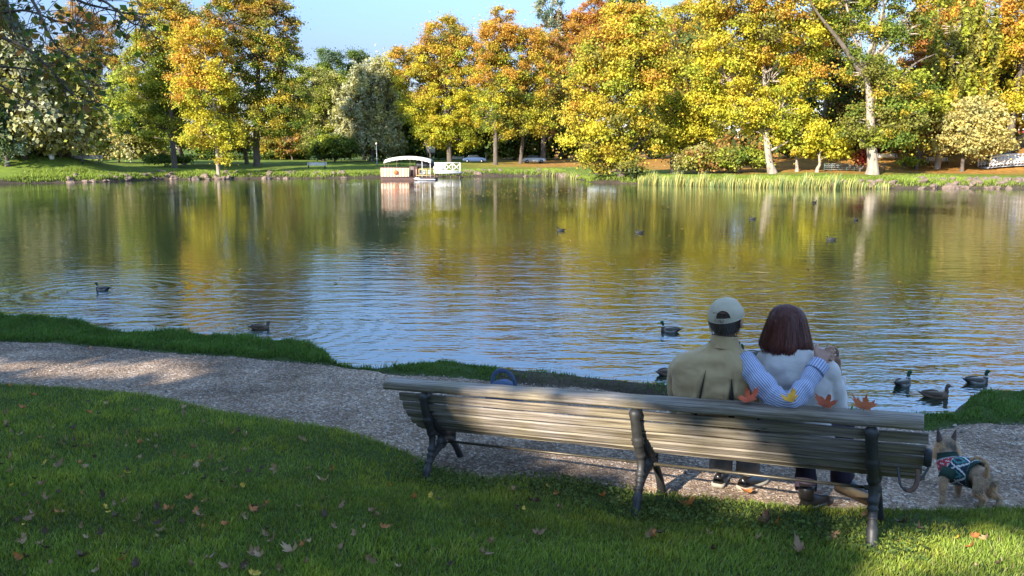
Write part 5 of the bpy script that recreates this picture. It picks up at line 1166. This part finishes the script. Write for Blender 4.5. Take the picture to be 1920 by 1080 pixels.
pole(911, 303, 287, 'thin pale post on the leaf-strewn lawn right of the round golden maple', r=.05)
pole(1783, 262, 245, 'thin dark post on the slope behind the round pale tree', mat='darkmetal')
b = hit(688, 301); e = empty('road_sign', b, label='square blue and white sign on a white post behind the shrubs', cat='sign'); k_ = b.y/F_PX
mb = MB(); mb.tube([(0, 0, 0), (0, 0, 34*k_)], .09, 10); mb.build('post', M['white'], e)
mb = MB(); mb.box((0, -.1, 30*k_), (10*k_, .05, 11*k_), bev=.01); pn = mb.build('panel', simple('sign_white', (.6, .65, .7), .5, .05, 5, 0), e)
mb = MB(); mb.box((2*k_, -.135, 31*k_), (5.5*k_, .015, 6*k_), Matrix.Rotation(.5, 3, 'Y'), bev=.01); mb.build('symbol', simple('sign_blue', (.02, .05, .16), .5, .05, 5, 0), pn)
b = hit(808, 300); e = empty('notice_board', b, label='white rectangular notice board behind the small forked yellow maple', cat='notice board'); k_ = b.y/F_PX
mb = MB(); mb.box((0, 0, 19*k_), (16*k_, .08, 12*k_), bev=.02); mb.build('panel', M['white'], e)
for sx in (-1, 1): mb = MB(); mb.box((sx*6*k_, .08, 8*k_), (.1, .08, 17*k_)); mb.build('post', M['greymetal'], e)
def far_bench(px, base, wpx, label, rz=0, mat='white', back=True):
    b = hit(px, base); k_ = b.y/F_PX; W = wpx*k_; e = empty('park_bench', b, rz, label=label, cat='bench', group='far bank benches')
    mb = MB()
    for i in range(4): mb.box((0, -.18+.12*i, .46), (W, .09, .04), bev=.008)
    mb.build('seat', M[mat], e)
    mb = MB()
    for i in range(3): mb.box((0, .24+.02*i, .58+.14*i), (W, .03, .11), bev=.008)
    mb.build('backrest', M[mat], e)
    for s_ in (-.42, .42):
        mb = MB(); mb.box((s_*W, .24, .42), (.08, .07, .88)); mb.box((s_*W, -.16, .22), (.08, .07, .46)); mb.box((s_*W, .04, .42), (.07, .4, .05)); mb.build('leg', M['darkmetal'], e)
M['greywood'] = simple('grey_boards', (.38, .38, .40), .7, .15, 5, .2)
far_bench(594, 316, 36, 'pale bench above a small stone landing right of the broad tall maple', mat='white')
far_bench(162, 305, 58, 'wide grey bench under the lamp post on the left bank', mat='greywood')
far_bench(857, 303, 26, 'pale bench half hidden by the trunk above the jetty railing', mat='white')
far_bench(1664, 302, 38, 'white bench at the foot of the orange leafy slope right of the thick pale trunk')
far_bench(1758, 309, 40, 'white bench on the orange slope behind the round pale tree')
b = hit(97, 299); mb = MB(); k_ = b.y/F_PX; mb.tube([(0, 0, -.1), (0, 0, .1), (0, 0, 8*k_), (0, 0, 8.5*k_)], [.28, .32, .34, .2], 12); o = mb.build('litter_bin', M['white'], None); o.location = b; tag(o, 'small white litter bin left of the wide grey bench', 'litter bin')
# boat
bw = lz(758, 338, 0); k_ = bw.y/F_PX; e = empty('boat', bw, label='excursion boat with orange and white striped side and a cream canopy moored at the jetty', cat='boat')
def bxp(px, py, dy=0): return Vector(((px-758)*k_, dy, (338-py)*k_))
M['cream'] = simple('cream_canvas', (.60, .54, .44), .8, .06, 3, .2); M['brownp'] = simple('brown_paint', (.10, .055, .045), .6, .2, 5, .1)
def stripe_mat():
    m = NM('striped_side'); c = m.n('TexCoord'); s_ = m.n('SeparateXYZ'); m.l(c.outputs['Object'], s_.inputs[0]); x = m.n('Math'); x.operation = 'MULTIPLY'; m.l(s_.outputs[0], x.inputs[0]); x.inputs[1].default_value = 1/(5.6*k_)
    f = m.n('Math'); f.operation = 'FRACT'; m.l(x.outputs[0], f.inputs[0]); r = m.ramp(f.outputs[0], [(.0, (.70, .24, .08)), (.42, (.70, .24, .08)), (.46, (.66, .57, .46)), (1, (.66, .57, .46))]); m.l(r, m.b.inputs['Base Color']); m.b.inputs['Roughness'].default_value = .6; return m.m
mb = MB()
mb.ring_loft([[bxp(px, 338.8, y) for px, y in ((715, 0), (718, -.2), (813, -.2), (817, .3), (817, 2.4), (813, 2.8), (718, 2.8), (715, 2.4))], [bxp(px, 333, y) for px, y in ((714, 0), (718, -.3), (814, -.3), (818, .3), (818, 2.4), (814, 2.9), (718, 2.9), (714, 2.4))]]); mb.build('hull', M['brownp'], e, smooth=False)
mb = MB(); mb.box((bxp(741, 323, -.2)+bxp(741, 323, -.2))/2, (52*k_, .06, 16*k_)); mb.box(bxp(715.5, 323, 1.3), (.06, 2.9, 16*k_)); mb.build('side_panel', stripe_mat(), e, smooth=False)
mb = MB(); mb.box(bxp(741, 314.6, -.2), (53*k_, .12, .09)); mb.box(bxp(741, 331.8, -.22), (53*k_, .1, .10)); mb.build('side_rail', M['brownp'], e)
mb = MB(); mb.box(bxp(775, 322, 1.2), (15*k_, 1.6, 19*k_), bev=.03); mb.build('cabin', M['brownp'], e)
mb = MB(); rings = []
for i in range(25):
    t = i/24; px = 721+88*t; z = 301.5-7.5*math.sin(math.pi*t)**.7; rings.append([bxp(px, z+(5.0 if abs(y-1.3) > 1.45 else 0)+(.9*(i % 2) if abs(y-1.3) > 1.45 else 0), y) for y in (-.35, -.25, .4, 1.3, 2.2, 2.85, 2.95)])
mb.ring_loft(rings, caps=(False, False), closed=False); mb.build('canopy', M['cream'], e, solid=.05)
for px in (723, 745, 770, 792, 807):
    for y in (-.2, 2.8): mb = MB(); mb.tube([bxp(px, 334, y), bxp(px, 301, y)], .035, 6); mb.build('canopy_post', M['white'] if px > 780 else M['brownp'], e)
mb = MB(); mb.box(bxp(798, 318, .6), (30*k_, .05, .12)); mb.box(bxp(798, 329, -.15), (34*k_, .06, .10))
for px in (781, 786, 800, 815): mb.box(bxp(px, 325, -.12), (.10, .10, 16*k_))
mb.build('bow_rail', simple('varnished_wood', (.42, .26, .12), .5, .15, 5, .1), e)
for px in (787, 794, 803): mb = MB(); mb.box(bxp(px, 326.5, .9), (.30, .4, .08), bev=.02); mb.box(bxp(px, 323.5, 1.1), (.30, .06, .5), bev=.02); mb.box(bxp(px, 329, .9), (.06, .06, .4)); mb.build('chair', M['white'], e)
mb = MB(); mb.box(bxp(795, 309, 1.3), (34*k_, 1.6, .9), bev=.25); mb.build('engine_cover', simple('dark_canvas', (.03, .032, .035), .6, .3, 5, .2), e)
mb = MB(); mb.blob(bxp(743, 323, -.42), (.28, .1, .32)); mb.build('buoy', simple('orange_buoy', (.65, .12, .02), .5, .1, 5, 0), e)
mb = MB(); mb.blob(bxp(783, 335, -.5), (.45, .2, .18)); mb.box(bxp(800, 336.5, -.6), (34*k_, .5, .16), bev=.04); mb.build('float', M['greywood'], e)
n = 420; q = [lz(RS.uniform(840, 1120), RS.uniform(339, 352)+abs(RS.normal())*16, 0) for _ in range(n)]; q += [lz(RS.uniform(40, 1900), RS.uniform(350, 560), 0) for _ in range(40)]
P_ = np.array([tuple(p) for p in q])+np.array([0, 0, .012]); V, Q, C = leaf_cards(P_, np.array([0, 0, 1.0])+RS.normal(size=(len(P_), 3))*.08, RS.uniform(.08, .16, len(P_)), np.array([.50, .30, .08])*RS.uniform(.5, 1.3, (len(P_), 1)))
tag(mesh_np('floating_leaves', V, Q, C, False, M['leaf']), 'small fallen leaves floating on the pond', 'leaves', kind='stuff')
# jetty with white railing
jb = lz(840, 333, 0); jb.z = 0; e = empty('jetty', jb, label='wooden landing jetty with a white crossed railing right of the boat', cat='jetty'); kj = jb.y/F_PX
J = lambda px, py, dy=0: Vector(((px-840)*kj, dy, (333-py)*kj))
mb = MB(); mb.box(J(840, 324, 1.2), (50*kj, 3.4, .25)); mb.build('deck', M['greywood'], e)
for px in (820, 845, 862): mb = MB(); mb.tube([J(px, 336, 0), J(px, 324, .1)], .09, 8); mb.build('pile', M['bark'], e)
mb = MB(); mb.tube([J(850, 326, 0), J(868, 333, .3)], .06, 6); mb.build('brace', M['bark'], e)
for px in (815, 835, 849, 863): mb = MB(); mb.box(J(px, 315, -.3), (.14, .14, 19*kj)); mb.build('railing_post', M['white'], e)
mb = MB()
for py in (306, 321): mb.box(J(839, py, -.3), (48*kj, .09, .14))
for (a, b_) in ((835, 849), (849, 863)):
    for s_ in (0, 1):
        A, B_ = J(a if s_ else b_, 307, -.3), J(b_ if s_ else a, 320, -.3+.05*s_); mb.tube([A, B_], .07, 4)
mb.build('railing', M['white'], e)
mb = MB(); mb.box(J(825, 313.5, -.3), (19*kj, .05, 14*kj)); mb.build('railing_panel', M['white'], e)
# footbridge at right
fb = hit(1880, 316); kb = fb.y/F_PX; e = empty('footbridge', fb, label='white railed footbridge at the right edge behind the lawn', cat='bridge'); Fp = lambda px, py, dy=0: Vector(((px-1880)*kb, dy, (fb.z*0+(316-py))*kb))
mb = MB(); pts = [(1848, 314), (1870, 311.5), (1895, 309.5), (1925, 308)]
for (a, b_) in zip(pts[:-1], pts[1:]): mb.tube([Fp(a[0], a[1]+2, .6), Fp(b_[0], b_[1]+2, .6)], [(.14, 1.2)]*2, 4, ref=(0, 0, 1))
mb.build('deck', M['greywood'], e)
mb = MB()
for dy in (-.6, 1.8):
    for i in range(12):
        x0_ = 1850+6.4*i; z0_ = float(np.interp(x0_, [p[0] for p in pts], [p[1] for p in pts])); zt = z0_-18-1.5*math.sin(i/12*1.6)
        mb.box(Fp(x0_, (z0_+zt)/2, dy), (.10, .10, 19*kb)); mb.tube([Fp(x0_, z0_-3, dy), Fp(x0_+6.4, zt+2, dy)], .05, 4); mb.tube([Fp(x0_+6.4, z0_-3, dy+.03), Fp(x0_, zt+2, dy+.03)], .05, 4)
    mb.tube([Fp(1849, 296.5, dy), Fp(1870, 293, dy), Fp(1925, 290, dy)], .09, 6); mb.tube([Fp(1849, 311, dy), Fp(1870, 308, dy), Fp(1925, 305, dy)], .08, 6)
mb.build('railing', M['white'], e)
# building corner at right edge
hb = hit(1890, 275); hb.y = 150; hb.x = (1893-960)/F_PX*150; hb.z = hz(hb.x, hb.y); kb = .1; e = empty('pavilion', hb, label='white pavilion with a dark red awning glimpsed at the right edge between the trees', cat='building')
zz = EYE+(290-240)*kb-hb.z
mb = MB(); mb.box((0, 0, zz/2), (7, 4, zz), bev=.05); wl = mb.build('wall', simple('plaster', (.5, .48, .47), .9, .08, 2, .1), e, smooth=False)
mb = MB(); mb.box((0, 0, zz+.15), (8, 5, .35), bev=.05); mb.build('roof', M['white'], e)
mb = MB(); mb.box((0, -2.4, zz-.9), (7.4, .9, .12), Matrix.Rotation(.5, 3, 'X')); mb.build('awning', simple('red_cloth', (.25, .02, .03), .8, .1, 5, 0), e)
for x in (-2.2, 0, 2.2): mb = MB(); mb.box((x, -2.01, zz*.45), (1.1, .06, 1.4)); mb.build('window', simple('dark_glass', (.03, .035, .04), .15, .1, 5, 0), e)
# low green fence
b0 = hit(1553, 322); e = empty('fence', b0, label='low green wire fence behind the two small yellow maples', cat='fence'); kf = b0.y/F_PX
for i in range(9): mb = MB(); mb.box(((i*14-8)*kf, 0, .45), (.07, .07, 1.0)); mb.build('fence_post', simple('green_paint', (.03, .14, .10), .5, .1, 5, 0), e)
mb = MB()
for z in (.25, .5, .75, .92): mb.tube([(-8*kf, -.06, z), (104*kf, -.06, z)], .015, 4)
for i in range(80): mb.tube([((-8+i*1.4)*kf, -.075, .2), ((-8+i*1.4)*kf, -.075, .92)], .008, 3)
mb.build('wire_mesh', M['greymetal'], e)
# parked cars beyond the hedge
def car(px, col, label):
    b = hit(px, 299.5); b.y = min(b.y, 150); b.x = (px-960)/F_PX*b.y; b.z = hz(b.x, b.y); e = empty('parked_car', b, .1, label=label, cat='car', group='cars parked behind the hedge'); pm = simple('car_paint_'+col[1], col[0], .25, .05, 5, 0)
    mb = MB(); body = [(-2.1, .35, .62), (-2.05, .35, .85), (-1.3, .3, .98), (-.6, .3, 1.02), (.6, .3, 1.02), (1.5, .3, .95), (2.1, .35, .8), (2.15, .35, .6)]
    mb.ring_loft([[Vector((x, y, z)) for y, z in ((-.82, zb), (.82, zb), (.85, (zb+zt)/2), (.72, zt), (-.72, zt), (-.85, (zb+zt)/2))] for x, zb, zt in body]); mb.build('body', pm, e, bevel=.03)
    mb = MB(); mb.ring_loft([[Vector((x, y*w_, z)) for y, z in ((-.7, 1.0), (.7, 1.0), (.58, zt), (-.58, zt))] for x, zt, w_ in ((-1.5, 1.02, .95), (-.9, 1.42, 1), (.5, 1.45, 1), (1.15, 1.02, .95))]); mb.build('windows', simple('car_glass', (.03, .035, .04), .1, .05, 5, 0), e)
    for x in (-1.3, 1.35):
        for y in (-.8, .8): mb = MB(); mb.tube([(x, y-.1, .32), (x, y+.1, .32)], .32, 16); wv = mb.build('wheel', M['blacklth'], e); m2 = MB(); m2.tube([(x, y-.115, .32), (x, y+.115, .32)], .17, 12); m2.build('rim', M['greymetal'], wv)
car(1000, ((.45, .48, .5), 'silver'), 'silver car parked behind the hedge right of the orange maples')
car(890, ((.05, .08, .16), 'blue'), 'dark blue car parked behind the hedge right of the round golden maple')
# stones along the far bank
rk = simple('bank_rock', (.17, .12, .09), .95, .35, 4, .8, .05)
grp = 'rocks edging the far bank'
proto_r = []
for v in range(5):
    mb = MB(); sd = v*3.1; mb.blob((0, 0, 0), (.5, .4, .28), nu=12, nv=8, fn=lambda p: p*(1+.22*math.sin(p.x*7+sd)*math.cos(p.y*9+sd)+.12*math.sin(p.z*17+sd))); o = mb.build('rock', rk, None, smooth=False); proto_r.append(o)
rs = np.random.RandomState(8); ci = 0
for (xa, xb, nn_, lab) in ((130, 330, 26, 'dark rock at the water edge below the wide grey bench'), (350, 560, 30, 'brown rock at the foot of the maples on the left bank'), (570, 650, 12, 'rock of the landing below the pale bench'), (1010, 1085, 14, 'brown rock on the bank left of the hornbeam'), (870, 1010, 12, 'small rock on the bank below the orange maples'), (1560, 1690, 14, 'rock on the bank in front of the thick pale trunk'), (1715, 1918, 60, 'brown rock on the eroded bank at right')):
    for i in range(nn_):
        px = rs.uniform(xa, xb); s_ = float(np.interp(px, [a for a, b in _far], [b for a, b in _far])); p = lz(px, s_-rs.uniform(-.2, 1.5)*(2.2 if xa == 1715 else 1), 0)
        o = proto_r[ci % 5] if ci < 5 else proto_r[ci % 5].copy()
        if ci >= 5: COL.objects.link(o)
        ci += 1; p.z = max(.0, hz(p.x, p.y)); o.location = p; q = rs.uniform(.45, 1.3); o.scale = (q*1.2, q, q); o.rotation_euler = (rs.normal()*.3, rs.normal()*.3, rs.uniform(0, 6.28)); tag(o, lab, 'rock', group='rocks: '+lab)
# ------------------------------------------------------------------ near tree whose branches hang into the top left corner
def near_tree():
    b = Vector((-9.6, 6.6, 0)); b.z = hz(b.x, b.y); e = empty('linden_tree', b, label='near tree whose thin leafy branches hang into the top left corner', cat='tree')
    tr = MB(); tr.tube(catmull([(0, 0, -.2), (0, 0, .4), (.1, .2, 2.5), (.3, .6, 5), (.2, 1.0, 8)], 5), interp([.42, .30, .26, .2, .08], 21), 12)
    L = lambda px, py, D: at(px, py, D)-b
    src = Vector((.25, .5, 4.3))
    br = [[(-160, 60, 7.2), (-40, 60, 7.2), (44, 88, 7.1), (90, 125, 7.0), (130, 170, 7.0), (175, 195, 6.9)], [(-120, -60, 7.6), (20, -40, 7.4), (66, 10, 7.2), (90, 62, 7.1), (118, 100, 7.0), (150, 120, 7.0), (178, 190, 6.9)], [(20, -110, 7.6), (100, -30, 7.3), (150, 2, 7.1), (190, 14, 7.0), (235, 24, 6.9), (282, 27, 6.9)], [(-160, 100, 7.8), (-20, 122, 7.5), (40, 128, 7.4), (85, 136, 7.3)], [(-60, -120, 8), (0, -30, 7.8), (20, 30, 7.6), (30, 75, 7.6)], [(-60, -20, 8), (0, 20, 7.8), (50, 20, 7.7), (110, 40, 7.6), (155, 45, 7.5)], [(120, -40, 7), (160, -10, 7), (200, 5, 6.9), (250, 45, 6.9), (265, 35, 6.9)], [(-160, 200, 7.6), (-30, 160, 7.5), (20, 170, 7.4), (60, 200, 7.3)]]
    P, N, S, C = [], [], [], []; rs = np.random.RandomState(4)
    for bi, q in enumerate(br):
        pts = catmull([L(*x) for x in q], 6); first = [src+Vector((0, 0, 1)), src.lerp(pts[0], .5)+Vector((0, 0, .4)), pts[0]]; tr.tube(catmull(first, 4), interp([.09, .05, .022], 9), 7)
        tr.tube(pts, interp([.022, .014, .008, .004], len(pts)), 6)
        for i, p in enumerate(pts):
            for _ in range(1 if bi in (2, 3, 7) else rs.randint(1, 3)):
                d = Vector((rs.normal(), rs.normal()*.8, rs.normal()*.8-.35)).normalized(); ln = rs.uniform(.12, .42); a = p; m1 = a+d*ln*.5+Vector((0, 0, -.01)); z = a+d*ln+Vector((0, 0, -.05)); tr.tube([a, m1, z], [.004, .003, .0015], 4)
                nl = rs.randint(1, 5) if bi not in (2, 6) else rs.randint(0, 3)
                for k_ in range(nl):
                    t = rs.uniform(.25, 1.05); P.append(a.lerp(z, t)+Vector(rs.normal(size=3)*.018)+Vector((0, 0, -.02))); N.append(rs.normal(size=3)+np.array([0, -.4, .5])); S.append(rs.uniform(.045, .085)); C.append(np.array(PAL[('grn', 'olv', 'dgr', 'grn', 'brn')[rs.randint(5)]])*rs.uniform(.5, 1.2))
    tr.build('trunk', M['bark'], e)
    V, Q, C2 = leaf_cards(np.array([tuple(p) for p in P]), np.array(N), np.array(S), np.array(C), 1.1, .12); mesh_np('leaves', V, Q, C2, False, M['leaf'], e)
near_tree()
# ------------------------------------------------------------------ trees behind the photographer that shade the foreground
def lit(x, y):
    """places of the foreground (on the path level) that the sun reaches between the crowns"""
    r = 0.0
    for cx, cy, ax, ay, rot, st in LITS:
        c, s = math.cos(rot), math.sin(rot); dx, dy = x-cx, y-cy; u = (dx*c+dy*s)/ax; v = (-dx*s+dy*c)/ay
        r = np.maximum(r, st*(1-sstep((np.sqrt(u*u+v*v)-.65)/.7)))
    return r
LITS = []
def addlit(px, py, ax, ay, rot=0, st=1.0, z=ZP): p = lz(px, py, z); q_ = (z-ZP)/math.tan(SUN_EL); LITS.append((p.x+math.sin(SUN_AZ)*q_, p.y+math.cos(SUN_AZ)*q_, ax, ay, rot, st))
ba = -.49
p_ = P0+BU*1.40+BV*-.05+BW*-.17; sh_ = Vector((math.sin(SUN_AZ), math.cos(SUN_AZ), 0))*((p_.z-ZP)/math.tan(SUN_EL))
LITS.append((p_.x+sh_.x, p_.y+sh_.y, 1.25, .62, ba, 1.0))
p_ = P0+BU*2.5+BW*-.2; LITS.append((p_.x+sh_.x, p_.y+sh_.y, .95, .5, ba, .62)); p_ = P0+BU*.5+BW*-.1; LITS.append((p_.x+sh_.x, p_.y+sh_.y, .6, .4, ba, .35))
addlit(1300, 900, 1.35, .5, ba, 1.0); addlit(110, 692, 2.3, .48, -.12, 1.0); addlit(330, 672, 1.0, .28, -.2, .8); addlit(300, 728, .8, .26, -.3, .7); addlit(30, 760, .5, .2, 0, .7)
addlit(1900, 905, .3, .16, 0, .6); addlit(1880, 950, .3, .14, 0, .7); addlit(1860, 1040, .9, .62, 0, 1.0, ZP+.25); addlit(1850, 900, .3, .2, 0, .6, ZP+.1); addlit(300, 860, .8, .3, .2, .3, ZP+.3); addlit(700, 980, .7, .25, .1, .3, ZP+.3); addlit(1150, 1050, .6, .2, .1, .35, ZP+.3); addlit(1060, 870, .5, .2, ba, .8); addlit(1650, 1075, .6, .25, 0, .8, ZP+.2); addlit(1450, 1075, .3, .12, 0, .4, ZP+.2); addlit(650, 1075, .5, .15, 0, .35); addlit(960, 893, .5, .12, ba, .5); addlit(1640, 905, .15, .3, 0, .0)
def shade_tree(x, y, lobes, seed, label):
    b = Vector((x, y, hz(x, y))); e = empty('maple_tree', b, label=label, cat='tree', group='trees behind the photographer'); rs = np.random.RandomState(seed); mb = MB()
    mb.tube(catmull([(0, 0, -.3), (0, 0, 1), (.2, 0, 4), (0, .2, 9), (0, 0, 14)], 4), interp([.6, .42, .36, .3, .08], 17), 10); P, N, S, C = [], [], [], []
    for (dx, dy, dz, r) in lobes:
        clear = True
        for f in np.linspace(0, 1, 9):
            wx, wy, wz = b.x+dx*f, b.y+dy*f, b.z+max(3, dz-2.5)*(1-f)+dz*f; tt = (wz-ZP)/SUNV.z
            if lit(wx-SUNV.x*tt, wy-SUNV.y*tt) > .1: clear = False
        if clear: mb.tube([(0, 0, max(3, dz-2.5)), (dx*.5, dy*.5, dz-1), (dx, dy, dz)], [.16, .1, .04], 6)
        n = int(1500*r*r*.32); d = rs.normal(size=(n, 3)); d /= np.linalg.norm(d, axis=1, keepdims=True); q = np.array([dx, dy, dz])+d*r*np.array([1, 1, .8])*rs.rand(n, 1)**.4
        P.append(q); N.append(rs.normal(size=(n, 3))+np.array([0, 0, .8])); S.append(rs.uniform(.28, .5, n)); C.append(np.array(PAL['grn'])*rs.uniform(.6, 1.3, (n, 1)))
    P, N, S, C = map(np.concatenate, (P, N, S, C)); W = P+np.array(b); t = (W[:, 2]-ZP)/SUNV.z; X = W[:, 0]-SUNV.x*t; Y = W[:, 1]-SUNV.y*t
    k = rs.rand(len(P)) > lit(X, Y)*1.02; P, N, S, C = P[k], N[k], S[k], C[k]
    mb.build('trunk', M['bark'], e); V, Q, C2 = leaf_cards(P, N, S, C, 1.1); mesh_np('crown', V, Q, C2, False, M['leaf'], e)
import itertools
hx, hy = math.sin(SUN_AZ), math.cos(SUN_AZ); sxd, syd = hy, -hx     # along the light, across it
rsq = np.random.RandomState(99)
for i, (a, back, labx) in enumerate(((-12.5, 17, 'leftmost'), (-7.9, 15, 'second from left'), (-.5, 17, 'middle'), (4.5, 15, 'second from right'), (9.0, 18, 'rightmost'))):
    x = 0.3-hx*back+sxd*a; y = 6-hy*back+syd*a
    lb = [(rsq.uniform(-3.2, 3.2)*sxd+rsq.uniform(-1.5, 1.5)*hx, rsq.uniform(-3.2, 3.2)*syd+rsq.uniform(-1.5, 1.5)*hy, z, rsq.uniform(2.0, 2.9)) for z in np.linspace(3.6, 13, 13)]
    shade_tree(x, y, lb, 50+i, 'green maple behind the photographer, '+labx+' of the five that shade the foreground')
